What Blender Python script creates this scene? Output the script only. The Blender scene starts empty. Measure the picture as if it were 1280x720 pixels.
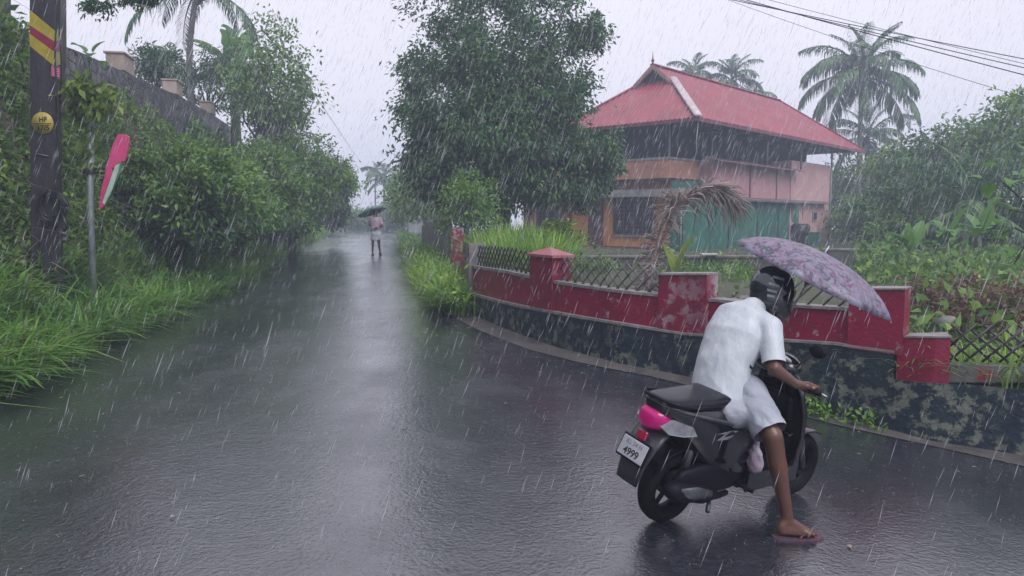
import bpy, bmesh, math, random
import numpy as np
from mathutils import Vector, Matrix, noise as mnoise
random.seed(7)
RNG = np.random.default_rng(11)
C = bpy.context.scene.collection
sc = bpy.context.scene
PI = math.pi
HAZE = .0052

# ------------------------------------------------------------ camera maths
CAMZ, FPX = 1.75, 950.0
PITCH = math.atan(85 / 950)
CP, SP = math.cos(PITCH), math.sin(PITCH)

def at(u, v, D):
    dx, dy = (u - 640) / FPX, (360 - v) / FPX
    d = Vector((dx, CP + SP * dy, -SP + CP * dy))
    return Vector((0, 0, CAMZ)) + d * (D / d.y)

def zat(v, D):
    return at(640, v, D).z

def px(p):
    q = Vector(p) - Vector((0, 0, CAMZ))
    c = q.y * CP - q.z * SP
    return 640 + q.x / c * FPX, 360 - (q.y * SP + q.z * CP) / c * FPX

# ------------------------------------------------------------ terrain
_ty = np.arange(-30, 400, .5)
_tz = np.interp(_ty, [-30, 6, 16, 27, 45, 66, 80, 110, 400], [0, 0, .2, .45, .6, .7, .5, -.4, -.4])
_k = np.exp(-np.linspace(-2, 2, 15) ** 2); _k /= _k.sum()
_tz = np.convolve(np.pad(_tz, 7, mode='edge'), _k, 'valid')

def rz(x, y):
    x = np.asarray(x, float); y = np.asarray(y, float)
    z = np.interp(y, _ty, _tz)
    w = np.clip((11 - y) / 5, 0, 1); w = w * w * (3 - 2 * w)
    t = x - 1.0
    sp = np.log1p(np.exp(np.clip(t * 3, -30, 30))) / 3
    return z - .10 * np.minimum(sp, 6) * w

def onground(u, v):
    D = 10.0
    for _ in range(60):
        p = at(u, v, D)
        z = float(rz(p.x, p.y))
        p1 = at(u, v, 10.0)
        k = (z - CAMZ) / (p1.z - CAMZ)
        D = .5 * D + .5 * max(1.0, min(120.0, 10.0 * k))
    return at(u, v, D)

_xl = np.array([(-30, -9), (-4, -6.3), (2, -5.3), (5, -5.0), (7.5, -5.1), (12.8, -5.9), (16.4, -6.1), (22, -7.2), (45, -11.4), (64, -15.2), (110, -24), (400, -80)], float)
_xr = np.array([(12, -.6), (14, -1.25), (16, -1.8), (22, -2.8), (45, -5.7), (64, -9.2), (110, -18), (400, -70)], float)
def xl(y): return np.interp(y, _xl[:, 0], _xl[:, 1])

# wall foot line (pixel of foot, of dark-plinth top, of red-wall top)
ST = [(586, 391, 366, 334), (633, 413, 379, 341), (700, 437, 392, 355), (777, 457, 405, 366), (860, 473, 418, 374), (940, 493, 423, 381), (1043, 522, 430, 387), (1115, 540, 440, 392), (1162, 552, 449, 400), (1278, 573, 470, 420)]
WF = []
for u, vf, vd, vr in ST:
    WF.append((u, onground(u, vf), vd, vr))
_e = WF[-1][1]
EXT = [Vector((6.2, 4.9, 0)), Vector((9, 2.9, 0)), Vector((14, -.6, 0)), Vector((24, -8, 0)), Vector((60, -30, 0))]
BACK = [Vector((-1.25, 17.6, 0)), Vector((-1.6, 19.0, 0)), Vector((-3.7, 31.0, 0)), Vector((-5.1, 42, 0)), Vector((-8.6, 62, 0)), Vector((-19, 110, 0)), Vector((-70, 400, 0))]
_w = [(p.y, p.x) for p in reversed(EXT)] + [(w[1].y, w[1].x) for w in reversed(WF)] + [(p.y, p.x) for p in BACK]
_w = np.array(sorted(_w))
def xw(y): return np.interp(y, _w[:, 0], _w[:, 1])
def xr(y):
    y = np.asarray(y, float)
    a = xw(y) - .42
    b = np.interp(y, _xr[:, 0], _xr[:, 1])
    t = np.clip((y - 12.5) / 2.0, 0, 1)
    return a * (1 - t) + np.minimum(a, b) * t

def bankz(x, y):
    """height left of the road"""
    x = np.asarray(x, float); y = np.asarray(y, float)
    d = xl(y) - x
    sm = lambda t: np.clip(t, 0, 1) ** 2 * (3 - 2 * np.clip(t, 0, 1))
    top = np.interp(y, [0, 12, 17, 30, 60, 120], [5.2, 5.0, 3.9, 4.0, 2.6, .6])
    wob = .25 * np.sin(y * .9 + x) * sm(d / 3) + .12 * np.sin(y * 2.3 - x * 1.7) * sm(d / 2)
    return rz(x, y) + .35 * sm(d / 1.6) + top * sm((d - .95) / 2.2) + wob

def yardz(x, y):
    x = np.asarray(x, float); y = np.asarray(y, float)
    return rz(np.minimum(x, 2.0), y) + .33 - .26 * np.clip((y - 17) / 7, 0, 1) + .05 * np.sin(x * 1.3 + y * .7)

# ------------------------------------------------------------ object helpers
def chain(o):
    m = o.matrix_basis.copy()
    while o.parent is not None:
        o = o.parent; m = o.matrix_basis @ m
    return m

def thing(name, label, cat, loc=(0, 0, 0), rot=None, group=None):
    o = bpy.data.objects.new(name, None); C.objects.link(o)
    o.empty_display_size = .3
    if rot is not None:
        o.matrix_basis = Matrix.Translation(Vector(loc)) @ rot.to_4x4()
    else:
        o.location = loc
        o.matrix_basis = Matrix.Translation(Vector(loc))
    o['label'] = label; o['category'] = cat
    if group: o['group'] = group
    return o

def tag(o, label, cat=None, group=None, kind=None):
    if label: o['label'] = label
    if cat: o['category'] = cat
    if group: o['group'] = group
    if kind: o['kind'] = kind
    return o

def link(name, me, m, parent=None, local=False, label=None):
    """me in world coordinates unless local"""
    o = bpy.data.objects.new(name, me)
    me.name = name
    if m is not None:
        me.materials.clear()
        for q in (m if isinstance(m, (list, tuple)) else [m]): me.materials.append(q)
    C.objects.link(o)
    if parent is not None:
        if not local: me.transform(chain(parent).inverted())
        o.parent = parent
    if label: o['label'] = label
    return o

def dup(root, loc=None, rotz=None, label=None, scale=None):
    r = root.copy(); C.objects.link(r)
    if loc is not None: r.location = loc
    if rotz is not None: r.rotation_euler = (0, 0, rotz)
    if scale is not None: r.scale = (scale,) * 3
    if label: r['label'] = label
    for ch in list(root.children):
        c = ch.copy(); C.objects.link(c); c.parent = r
        for g in list(ch.children):
            d = g.copy(); C.objects.link(d); d.parent = c
    return r

def npmesh(name, V, F, smooth=False):
    V = np.asarray(V, np.float32).reshape(-1, 3); F = np.asarray(F, np.int32)
    k = F.shape[1]
    me = bpy.data.meshes.new(name)
    me.vertices.add(len(V)); me.vertices.foreach_set('co', V.ravel())
    me.loops.add(F.size); me.loops.foreach_set('vertex_index', F.ravel())
    me.polygons.add(len(F)); me.polygons.foreach_set('loop_start', np.arange(0, F.size, k, dtype=np.int32))
    try: me.polygons.foreach_set('loop_total', np.full(len(F), k, np.int32))
    except Exception: pass
    if smooth: me.polygons.foreach_set('use_smooth', np.ones(len(F), bool))
    me.update(calc_edges=True)
    return me

class MB:
    """collects shapes, builds one mesh"""
    def __init__(s): s.v = []; s.f = []; s.sm = []
    def add(s, V, F, smooth=False):
        b = len(s.v)
        s.v += [tuple(p) for p in V]
        s.f += [tuple(b + i for i in f) for f in F]
        s.sm += [smooth] * len(F)
        return s
    def box(s, c, size, R=None, bev=0):
        c = Vector(c); hx, hy, hz = size[0] / 2, size[1] / 2, size[2] / 2
        if bev:
            b = min(bev, hx * .9, hy * .9, hz * .9)
            bm = bmesh.new(); bmesh.ops.create_cube(bm, size=1)
            for v in bm.verts: v.co = Vector((v.co.x * 2 * hx, v.co.y * 2 * hy, v.co.z * 2 * hz))
            bmesh.ops.bevel(bm, geom=bm.edges[:], offset=b, segments=1, affect='EDGES', profile=.5)
            bm.verts.ensure_lookup_table()
            V = [v.co.copy() for v in bm.verts]; F = [[v.index for v in f.verts] for f in bm.faces]; bm.free()
        else:
            V = [Vector((x, y, z)) for x in (-hx, hx) for y in (-hy, hy) for z in (-hz, hz)]
            F = [(0, 1, 3, 2), (4, 6, 7, 5), (0, 4, 5, 1), (2, 3, 7, 6), (0, 2, 6, 4), (1, 5, 7, 3)]
        if R is not None: V = [R @ v for v in V]
        return s.add([c + v for v in V], F)
    def bx(s, x0, x1, y0, y1, z0, z1, bev=0):
        return s.box(((x0 + x1) / 2, (y0 + y1) / 2, (z0 + z1) / 2), (abs(x1 - x0), abs(y1 - y0), abs(z1 - z0)), None, bev)
    def tube(s, pts, r, n=8, cap=True, smooth=True, flat=1.0, lat=None):
        pts = [Vector(p) for p in pts]
        rs = r if isinstance(r, (list, tuple)) else [r] * len(pts)
        V = []; prev = None
        for i, p in enumerate(pts):
            t = (pts[min(i + 1, len(pts) - 1)] - pts[max(i - 1, 0)])
            t = t.normalized() if t.length > 1e-9 else Vector((0, 0, 1))
            if lat is not None: a = Vector(lat)
            elif prev is None: a = Vector((0, 0, 1)) if abs(t.z) < .9 else Vector((1, 0, 0))
            else: a = prev
            a = (a - t * a.dot(t)); a = a.normalized() if a.length > 1e-6 else t.orthogonal().normalized()
            prev = a; b = t.cross(a)
            rr = rs[i]
            ra, rb = (rr if isinstance(rr, tuple) else (rr, rr * flat))
            for k in range(n):
                th = 2 * PI * k / n
                V.append(p + a * math.cos(th) * ra + b * math.sin(th) * rb)
        F = []
        for i in range(len(pts) - 1):
            for k in range(n):
                F.append((i * n + k, i * n + (k + 1) % n, (i + 1) * n + (k + 1) % n, (i + 1) * n + k))
        if cap:
            F.append(tuple(range(n))[::-1]); F.append(tuple((len(pts) - 1) * n + k for k in range(n)))
        return s.add(V, F, smooth)
    def rod(s, a, b, r, n=6): return s.tube([a, b], r, n)
    def prism(s, poly, d):
        """poly: 3d points in a plane, extruded by vector d"""
        n = len(poly); d = Vector(d); P = [Vector(p) for p in poly]
        V = P + [p + d for p in P]
        F = [tuple(range(n))[::-1], tuple(range(n, 2 * n))] + [(i, (i + 1) % n, n + (i + 1) % n, n + i) for i in range(n)]
        return s.add(V, F)
    def ell(s, c, r, R=None, nu=16, nv=10):
        c = Vector(c); V = []; F = []
        for j in range(1, nv):
            ph = PI * j / nv
            for i in range(nu):
                th = 2 * PI * i / nu
                v = Vector((r[0] * math.sin(ph) * math.cos(th), r[1] * math.sin(ph) * math.sin(th), r[2] * math.cos(ph)))
                V.append(c + (R @ v if R is not None else v))
        t = Vector((0, 0, r[2]));
        top = len(V); V.append(c + (R @ t if R is not None else t)); V.append(c - (R @ t if R is not None else t))
        for j in range(nv - 2):
            for i in range(nu):
                F.append((j * nu + i, (j + 1) * nu + i, (j + 1) * nu + (i + 1) % nu, j * nu + (i + 1) % nu))
        for i in range(nu):
            F.append((top, i, (i + 1) % nu)); F.append((top + 1, (nv - 2) * nu + (i + 1) % nu, (nv - 2) * nu + i))
        return s.add(V, F, True)
    def cap(s, a, b, r0, r1, n=14):
        s.ell(a, (r0,) * 3, None, n, 8); s.ell(b, (r1,) * 3, None, n, 8)
        return s.tube([a, b], [r0, r1], n)
    def chainc(s, pts, rs, n=14):
        for i in range(len(pts) - 1): s.cap(pts[i], pts[i + 1], rs[i], rs[i + 1], n)
        return s
    def lathe(s, c, prof, n=24, R=None):
        """prof: (radius, height) along local z"""
        c = Vector(c); V = []; F = []
        for r, h in prof:
            for k in range(n):
                v = Vector((r * math.cos(2 * PI * k / n), r * math.sin(2 * PI * k / n), h))
                V.append(c + (R @ v if R is not None else v))
        m = len(prof)
        for i in range(m - 1):
            for k in range(n): F.append((i * n + k, i * n + (k + 1) % n, (i + 1) * n + (k + 1) % n, (i + 1) * n + k))
        return s.add(V, F, True)
    def sections(s, secs, n=24, p=2.6):
        """superellipse sections along x: (x, zc, hw, hh)"""
        V = []; F = []
        for x, zc, hw, hh in secs:
            for k in range(n):
                th = 2 * PI * k / n; c_, s_ = math.cos(th), math.sin(th)
                V.append((x, hw * math.copysign(abs(c_) ** (2 / p), c_), zc + hh * math.copysign(abs(s_) ** (2 / p), s_)))
        for i in range(len(secs) - 1):
            for k in range(n): F.append((i * n + k, i * n + (k + 1) % n, (i + 1) * n + (k + 1) % n, (i + 1) * n + k))
        F.append(tuple(range(n))[::-1]); F.append(tuple((len(secs) - 1) * n + k for k in range(n)))
        return s.add(V, F, True)
    def mesh(s, name='m'):
        me = bpy.data.meshes.new(name); me.from_pydata(s.v, [], s.f)
        me.polygons.foreach_set('use_smooth', s.sm); me.update()
        bm = bmesh.new(); bm.from_mesh(me); bmesh.ops.recalc_face_normals(bm, faces=bm.faces); bm.to_mesh(me); bm.free()
        return me
    def build(s, name, m, parent=None, local=False, label=None):
        return link(name, s.mesh(name), m, parent, local, label)

def remesh(mb, voxel, smooth=4, wrinkle=0, wscale=9, post=None):
    me = mb.mesh('tmp')
    o = bpy.data.objects.new('tmp', me); C.objects.link(o)
    r = o.modifiers.new('r', 'REMESH'); r.mode = 'VOXEL'; r.voxel_size = voxel; r.use_smooth_shade = True
    if smooth:
        q = o.modifiers.new('s', 'SMOOTH'); q.factor = .5; q.iterations = smooth
    dg = bpy.context.evaluated_depsgraph_get(); dg.update()
    ev = o.evaluated_get(dg)
    out = bpy.data.meshes.new_from_object(ev)
    bpy.data.objects.remove(o); bpy.data.meshes.remove(me)
    if wrinkle:
        for v in out.vertices:
            n_ = v.normal; c = v.co * wscale
            a = mnoise.noise(Vector((c.x + c.z * .6, c.y, c.z * .45)))
            b = mnoise.noise(Vector((c.x * 2.2, c.y * 2.2, c.z * 1.1 + c.x)))
            v.co = v.co + n_ * wrinkle * ((1 - abs(a) * 2.2) * .8 + b * .5)
    out.polygons.foreach_set('use_smooth', [True] * len(out.polygons)); out.update()
    return out

def joinmesh(me, mb):
    """append MB geometry to an existing mesh, return new mesh"""
    bm = bmesh.new(); bm.from_mesh(me); m2 = mb.mesh('t'); bm.from_mesh(m2)
    bm.to_mesh(me); bm.free(); bpy.data.meshes.remove(m2); me.update(); return me

def textmesh(body, size, M, depth=.001, shear=0, align='CENTER', bold=0):
    cu = bpy.data.curves.new('t', 'FONT'); cu.body = body; cu.size = size; cu.extrude = depth; cu.shear = shear
    cu.align_x = align; cu.align_y = 'CENTER'; cu.offset = bold
    o = bpy.data.objects.new('t', cu); C.objects.link(o)
    dg = bpy.context.evaluated_depsgraph_get(); dg.update()
    me = bpy.data.meshes.new_from_object(o.evaluated_get(dg))
    bpy.data.objects.remove(o); me.transform(M)
    return me

# ------------------------------------------------------------ materials
def nodes(name):
    m = bpy.data.materials.new(name); m.use_nodes = True
    nt = m.node_tree; b = nt.nodes['Principled BSDF']
    return m, nt, b
def N(nt, t, **k):
    n = nt.nodes.new(t)
    for a, v in k.items():
        if a.startswith('i_'): n.inputs[a[2:].replace('_', ' ')].default_value = v
        else: setattr(n, a, v)
    return n
def L(nt, a, b): nt.links.new(a, b)
def rgb(c): return (c[0], c[1], c[2], 1)
def noise_(nt, vec, scale, detail=4, rough=.55):
    n = N(nt, 'ShaderNodeTexNoise'); n.inputs['Scale'].default_value = scale
    n.inputs['Detail'].default_value = detail; n.inputs['Roughness'].default_value = rough
    L(nt, vec, n.inputs['Vector']); return n
def ramp(nt, fac, stops):
    r = N(nt, 'ShaderNodeValToRGB'); e = r.color_ramp.elements
    while len(e) < len(stops): e.new(.5)
    for q, (p, c) in zip(e, stops):
        q.position = p; q.color = rgb(c) if len(c) == 3 else c
    L(nt, fac, r.inputs['Fac']); return r
def mixc(nt, fac, a, b, mode='MIX'):
    m = N(nt, 'ShaderNodeMix', data_type='RGBA', blend_type=mode)
    for s_, v in ((0, fac), (6, a), (7, b)):
        if hasattr(v, 'is_linked') or hasattr(v, 'links'): L(nt, v, m.inputs[s_])
        else: m.inputs[s_].default_value = v if s_ == 0 else rgb(v)
    return m.outputs[2]

def pm(name, col, rough=.5, col2=None, scale=3, lo=.35, hi=.65, bump=.15, bscale=40, metal=0, coat=0, var=.12, spec=.5, stretch=None, col3=None, s3=9, t3=.62):
    m, nt, b = nodes(name)
    tc = N(nt, 'ShaderNodeTexCoord'); vec = tc.outputs['Object']
    if stretch:
        mp = N(nt, 'ShaderNodeMapping'); mp.inputs['Scale'].default_value = stretch
        L(nt, vec, mp.inputs['Vector']); vec = mp.outputs['Vector']
    n1 = noise_(nt, vec, scale, 6, .6)
    c2 = col2 if col2 else tuple(max(0, c * (1 - var * 3)) for c in col)
    r = ramp(nt, n1.outputs['Fac'], [(lo, col), (hi, c2)])
    out = r.outputs['Color']
    if col3:
        n3 = noise_(nt, vec, s3, 8, .68)
        r3 = ramp(nt, n3.outputs['Fac'], [(t3, (0, 0, 0)), (t3 + .06, (1, 1, 1))])
        n4 = noise_(nt, vec, s3 * .22, 3, .5); r4 = ramp(nt, n4.outputs['Fac'], [(.42, (.12, .12, .12)), (.58, (1, 1, 1))])
        mk = mixc(nt, 1.0, r3.outputs['Color'], r4.outputs['Color'], 'MULTIPLY')
        out = mixc(nt, mk, out, col3)
    L(nt, out, b.inputs['Base Color'])
    n2 = noise_(nt, vec, bscale, 4)
    rr = N(nt, 'ShaderNodeMapRange'); rr.inputs['To Min'].default_value = max(.03, rough - .12); rr.inputs['To Max'].default_value = min(1, rough + .15)
    L(nt, n1.outputs['Fac'], rr.inputs['Value']); L(nt, rr.outputs['Result'], b.inputs['Roughness'])
    if bump:
        bp = N(nt, 'ShaderNodeBump'); bp.inputs['Strength'].default_value = bump; bp.inputs['Distance'].default_value = .02
        L(nt, n2.outputs['Fac'], bp.inputs['Height']); L(nt, bp.outputs['Normal'], b.inputs['Normal'])
    b.inputs['Metallic'].default_value = metal; b.inputs['Coat Weight'].default_value = coat
    b.inputs['Specular IOR Level'].default_value = spec
    return m

def leafmat(name, a, b_, c, trans=.35, rough=.38, dead=None):
    m, nt, b = nodes(name)
    g = N(nt, 'ShaderNodeNewGeometry')
    stops = [(0, a), (.5, b_), (.93, c)]
    if dead: stops.append((.97, dead))
    r = ramp(nt, g.outputs['Random Per Island'], stops)
    tc = N(nt, 'ShaderNodeTexCoord'); n1 = noise_(nt, tc.outputs['Object'], 1.1, 3)
    r2 = ramp(nt, n1.outputs['Fac'], [(.3, (.62, .7, .8)), (.7, (1.3, 1.22, 1.0))])
    col = mixc(nt, 1.0, r.outputs['Color'], r2.outputs['Color'], 'MULTIPLY')
    L(nt, col, b.inputs['Base Color']); b.inputs['Roughness'].default_value = rough
    b.inputs['Specular IOR Level'].default_value = .3
    t = N(nt, 'ShaderNodeBsdfTranslucent'); L(nt, col, t.inputs['Color'])
    mx = N(nt, 'ShaderNodeMixShader'); mx.inputs[0].default_value = trans
    L(nt, b.outputs[0], mx.inputs[1]); L(nt, t.outputs[0], mx.inputs[2])
    L(nt, mx.outputs[0], nt.nodes['Material Output'].inputs['Surface'])
    return m

LEAF_MID = leafmat('leaf mid', (.07, .15, .045), (.13, .26, .06), (.28, .42, .11), .42, .33)
LEAF_DARK = leafmat('leaf dark', (.04, .10, .052), (.075, .17, .075), (.16, .28, .11), dead=(.1, .1, .04))
LEAF_LIGHT = leafmat('leaf light', (.09, .2, .06), (.17, .33, .08), (.3, .48, .13), .42, .33)
LEAF_YEL = leafmat('leaf yellow green', (.12, .2, .04), (.2, .3, .05), (.32, .38, .08), .4)
LEAF_RUST = leafmat('leaf rust', (.17, .09, .08), (.28, .16, .13), (.16, .2, .09), .25, .6)
LEAF_DRY = leafmat('leaf dry', (.19, .145, .14), (.30, .24, .23), (.4, .34, .33), .2, .7)
GRASS = leafmat('grass blades', (.10, .24, .06), (.19, .38, .09), (.34, .52, .16), .45, .3, dead=(.22, .2, .1))
GRASS_B = leafmat('bright grass', (.12, .25, .05), (.24, .42, .08), (.4, .56, .14), .45, .35)
PALM = leafmat('palm leaflets', (.05, .12, .06), (.09, .18, .085), (.17, .27, .11), .3)
BANANA = leafmat('banana leaf', (.09, .21, .06), (.13, .28, .08), (.2, .36, .1), .45, .3)
BARK = pm('wet bark', (.07, .055, .05), .7, (.03, .027, .028), 6, bump=.6, bscale=25)
BARK_P = pm('palm bark', (.16, .14, .13), .7, (.07, .06, .06), 8, bump=.5, bscale=30, stretch=(1, 1, 5))
STEM = pm('green stem', (.09, .15, .06), .5, (.13, .11, .07), 6)
# ------------------------------------------------------------ foliage
def unit(a): return a / np.maximum(np.linalg.norm(a, axis=-1, keepdims=True), 1e-9)

def leafquads(P, Ln, W, D=None, spread=1.0, rng=RNG):
    """one folded rhombus per point"""
    n = len(P)
    d = rng.normal(size=(n, 3)) * spread
    if D is not None: d = d + D
    d = unit(d)
    s = unit(np.cross(d, rng.normal(size=(n, 3)) + np.array([0, 0, 1.2])))
    nn = np.cross(s, d)
    l = (Ln * rng.uniform(.6, 1.25, (n, 1))); w = (W * rng.uniform(.7, 1.2, (n, 1)))
    a = P; b = P + d * l * .45 + s * w * .5 + nn * w * .18; c = P + d * l - nn * l * .12; e = P + d * l * .45 - s * w * .5 + nn * w * .18
    V = np.stack([a, b, c, e], 1).reshape(-1, 3)
    F = np.arange(4 * n).reshape(n, 4)
    return V, F

def crown_points(c, r, ncl, per, seed, shell=.55, clr=.33, zcut=-.75, lump=.25):
    rng = np.random.default_rng(seed)
    c = np.array(c, float); r = np.array(r, float)
    u = unit(rng.normal(size=(ncl, 3))); u = u[u[:, 2] > zcut]
    # uneven outline: radius modulated by a few random directions
    k = unit(rng.normal(size=(7, 3))); am = rng.uniform(-lump, lump, 7)
    m = 1 + (np.maximum(0, u @ k.T) ** 3 @ am)
    rad = (rng.uniform(shell ** 2, 1, len(u)) ** .5 * m)[:, None]
    cc = c + u * rad * r
    size = clr * r.mean() * rng.uniform(.55, 1.3, len(u))
    idx = np.repeat(np.arange(len(u)), per)
    g = rng.normal(size=(len(idx), 3)) * .55
    g[:, 2] = g[:, 2] * .75
    P = cc[idx] + g * size[idx][:, None]
    out = unit(P - c)
    return cc, P, out, rng

def limbs(mb, base, cc, rng, r0, n, bend=.15):
    base = Vector(base)
    for i in rng.choice(len(cc), min(n, len(cc)), replace=False):
        q = Vector(cc[i]); mid = base.lerp(q, .5) + Vector(rng.normal(size=3)) * (q - base).length * bend * .5
        mid.z += (q - base).length * .08
        mb.tube([base, base.lerp(mid, .5) + Vector((0, 0, .03)), mid, mid.lerp(q, .55), q], [r0, r0 * .75, r0 * .5, r0 * .3, r0 * .12], 6)

def tree(name, label, cat, base, crown, r, leaf=.12, W=None, ncl=90, per=60, seed=1, mat=None, trunk_r=.14, group=None, shell=.5, clr=.33, nlimb=14, spread=1.0, down=.3, zcut=-.75, lump=.3, trunkname='trunk', bark=None, lean=None, fork=.55):
    """base, crown: world points"""
    base = Vector(base); crown = Vector(crown)
    t = thing(name, label, cat, base, group=group)
    cc, P, out, rng = crown_points(crown, r, ncl, per, seed, shell, clr, zcut, lump)
    g = float(base.z) + .05
    P = P[P[:, 2] > g]; out = unit(P - np.array(crown))
    D = out * .7 + np.array([0, 0, -down])
    V, F = leafquads(P, leaf, W or leaf * .45, D, spread * .75, rng)
    link('crown', npmesh('crown', V, F), mat or LEAF_MID, t)
    mb = MB()
    top = base.lerp(crown, fork)
    k = [base - Vector((0, 0, .15)), base.lerp(top, .35) + Vector(rng.normal(size=3)) * .06, base.lerp(top, .7) + Vector(rng.normal(size=3)) * .08, top]
    mb.tube(k, [trunk_r * 1.25, trunk_r, trunk_r * .85, trunk_r * .7], 9)
    limbs(mb, top, cc, rng, trunk_r * .5, nlimb)
    mb.build(trunkname, bark or BARK, t)
    return t

def blades(P, H, W, rng, lean=.5, clump=None, up=1.0):
    """arching grass blades, 4 segments"""
    n = len(P)
    az = rng.uniform(0, 2 * PI, n)
    d = np.stack([np.cos(az), np.sin(az), np.zeros(n)], 1)
    if clump is not None: d = unit(d * .45 + clump)
    s = np.stack([-d[:, 1], d[:, 0], np.zeros(n)], 1)
    h = (H * rng.uniform(.45, 1.2, n))[:, None]; w = (W * rng.uniform(.6, 1.3, n))[:, None]
    ln = (lean * rng.uniform(.3, 1.7, n))[:, None]
    V = []
    for k, (t, ww) in enumerate(((0, .6), (.3, 1), (.6, .85), (.85, .5), (1, .06))):
        x = ln * h * t ** 1.8
        z = h * up * (t - .45 * ln * t ** 2.6)
        c = P + d * x + np.array([0, 0, 1.0]) * z
        V += [c - s * w * ww * .5, c + s * w * ww * .5]
    V = np.stack(V, 1)  # n,10,3
    F = []
    b = (np.arange(n) * 10)[:, None]
    for k in range(4):
        F.append(b + np.array([[2 * k, 2 * k + 1, 2 * k + 3, 2 * k + 2]]))
    return V.reshape(-1, 3), np.concatenate(F, 0)

def tufts(centres, nper, rad, H, W, seed, lean=.55):
    rng = np.random.default_rng(seed)
    c = np.asarray(centres, float)
    idx = np.repeat(np.arange(len(c)), nper)
    g = rng.normal(size=(len(idx), 2)) * rad
    P = c[idx].copy(); P[:, 0] += g[:, 0]; P[:, 1] += g[:, 1]
    cl = np.concatenate([unit(g), np.zeros((len(idx), 1))], 1)
    hs = rng.uniform(.65, 1.25, len(c))[idx]
    return blades(P, H * hs, W, rng, lean, cl)

def cat_vf(lst):
    V = []; F = []; b = 0
    for v, f in lst: V.append(v); F.append(f + b); b += len(v)
    return np.concatenate(V), np.concatenate(F)

def frond_mesh(length, elev, droop, nl=46, ll=.75, w=.045, seed=0, hang=.6, curl=0, pl=True):
    """frond along +X from the origin; elev/droop in radians. Returns leaflet and rachis in one mesh"""
    rng = np.random.default_rng(seed)
    K = 14; pts = [np.zeros(3)]; ang = elev
    for k in range(K):
        a = elev - droop * ((k + .5) / K) ** 1.3
        pts.append(pts[-1] + np.array([math.cos(a), curl * k / K, math.sin(a)]) * length / K)
    pts = np.array(pts)
    def P(t):
        f = t * K; i = min(int(f), K - 1); return pts[i] * (1 - (f - i)) + pts[i + 1] * (f - i), unit(pts[i + 1] - pts[i])
    V = []; F = []
    for i in range(nl):
        t = .16 + .84 * i / (nl - 1)
        c, tg = P(t)
        side0 = unit(np.cross(tg, np.array([0, 0, 1.0]) + 1e-3))
        prof = math.sin(PI * min(1, .18 + t * .82)) ** .6 * (1 if t < .9 else .8)
        for s in (-1, 1):
            if rng.random() < .05: continue
            l = ll * (.35 + .65 * prof) * rng.uniform(.85, 1.1)
            d = unit(side0 * s * rng.uniform(.8, 1) + tg * (.45 + .5 * t) + np.array([0, 0, .12]) + rng.normal(size=3) * .07)
            wv = unit(np.cross(d, np.array([0, 0, 1.0]))) * w * .5
            dn = np.array([0, 0, -1.0])
            p0 = c; p1 = c + d * l * .4 + dn * l * .06 * hang; p2 = c + d * l * .75 + dn * l * .3 * hang; p3 = c + d * l * (1 - .25 * hang) + dn * l * .75 * hang
            b = len(V)
            V += [p0 - wv * .5, p0 + wv * .5, p1 - wv, p1 + wv, p2 - wv * .8, p2 + wv * .8, p3 - wv * .1, p3 + wv * .1]
            F += [(b, b + 1, b + 3, b + 2), (b + 2, b + 3, b + 5, b + 4), (b + 4, b + 5, b + 7, b + 6)]
    # rachis as square tube
    b = len(V); r0 = .028
    for i, p in enumerate(pts):
        r = r0 * (1.3 - 1.1 * i / K)
        V += [p + np.array([0, -r, -r]), p + np.array([0, r, -r]), p + np.array([0, r, r]), p + np.array([0, -r, r])]
    for i in range(K):
        for k in range(4): F.append((b + 4 * i + k, b + 4 * i + (k + 1) % 4, b + 4 * i + 4 + (k + 1) % 4, b + 4 * i + 4 + k))
    return npmesh('frond', V, F)

_FR = {}
def frond_variants(length, ll, w, nl):
    key = (length, ll, w, nl)
    if key not in _FR:
        _FR[key] = [frond_mesh(length, e, d, nl, ll, w, 3 + i, h) for i, (e, d, h) in enumerate([(1.4, 1.0, .6), (1.1, 1.5, .85), (.75, 1.7, 1.0), (.3, 1.5, 1.05), (-.2, 1.15, 1.05)])]
        for m in _FR[key]: m.materials.append(PALM)
    return _FR[key]

def palm(name, label, base, top, nf=20, length=3.6, ll=.75, w=.05, nl=44, seed=1, tr=.15, group=None, nuts=True, mat=None):
    rng = random.Random(seed); base = Vector(base); top = Vector(top)
    t = thing(name, label, 'palm tree', base, group=group)
    H = top - base; mb = MB(); K = 12; off = Vector((rng.uniform(-.3, .3), rng.uniform(-.3, .3), 0))
    pts = [base + H * (k / K) + off * math.sin(PI * k / K) for k in range(K + 1)]
    mb.tube(pts, [tr * (1.5 if k == 0 else 1.05 - .35 * k / K) for k in range(K + 1)], 10)
    mb.build('trunk', BARK_P, t)
    vs = frond_variants(length, ll, w, nl)
    for i in range(nf):
        lv = i / nf
        k = min(4, int(lv * 5))
        o = bpy.data.objects.new('frond', vs[k]); C.objects.link(o); o.parent = t
        sc_ = rng.uniform(.85, 1.08) * (.8 if k == 0 else 1)
        o.location = top - base + Vector((0, 0, -.25 * lv)); o.scale = (sc_,) * 3
        o.rotation_euler = (rng.uniform(-.2, .2), 0, i * 2.399 + rng.uniform(-.25, .25))
    if nuts:
        m = MB()
        for q in range(9):
            a = rng.uniform(0, 2 * PI); rr = rng.uniform(.15, .32)
            m.ell(top + Vector((math.cos(a) * rr, math.sin(a) * rr, -.3 - rng.uniform(0, .35))), (.11, .11, .14), None, 8, 6)
        m.build('coconut_bunch', NUT, t)
    return t
NUT = pm('coconut husk', (.12, .15, .05), .5, (.16, .11, .05), 4)

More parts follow.
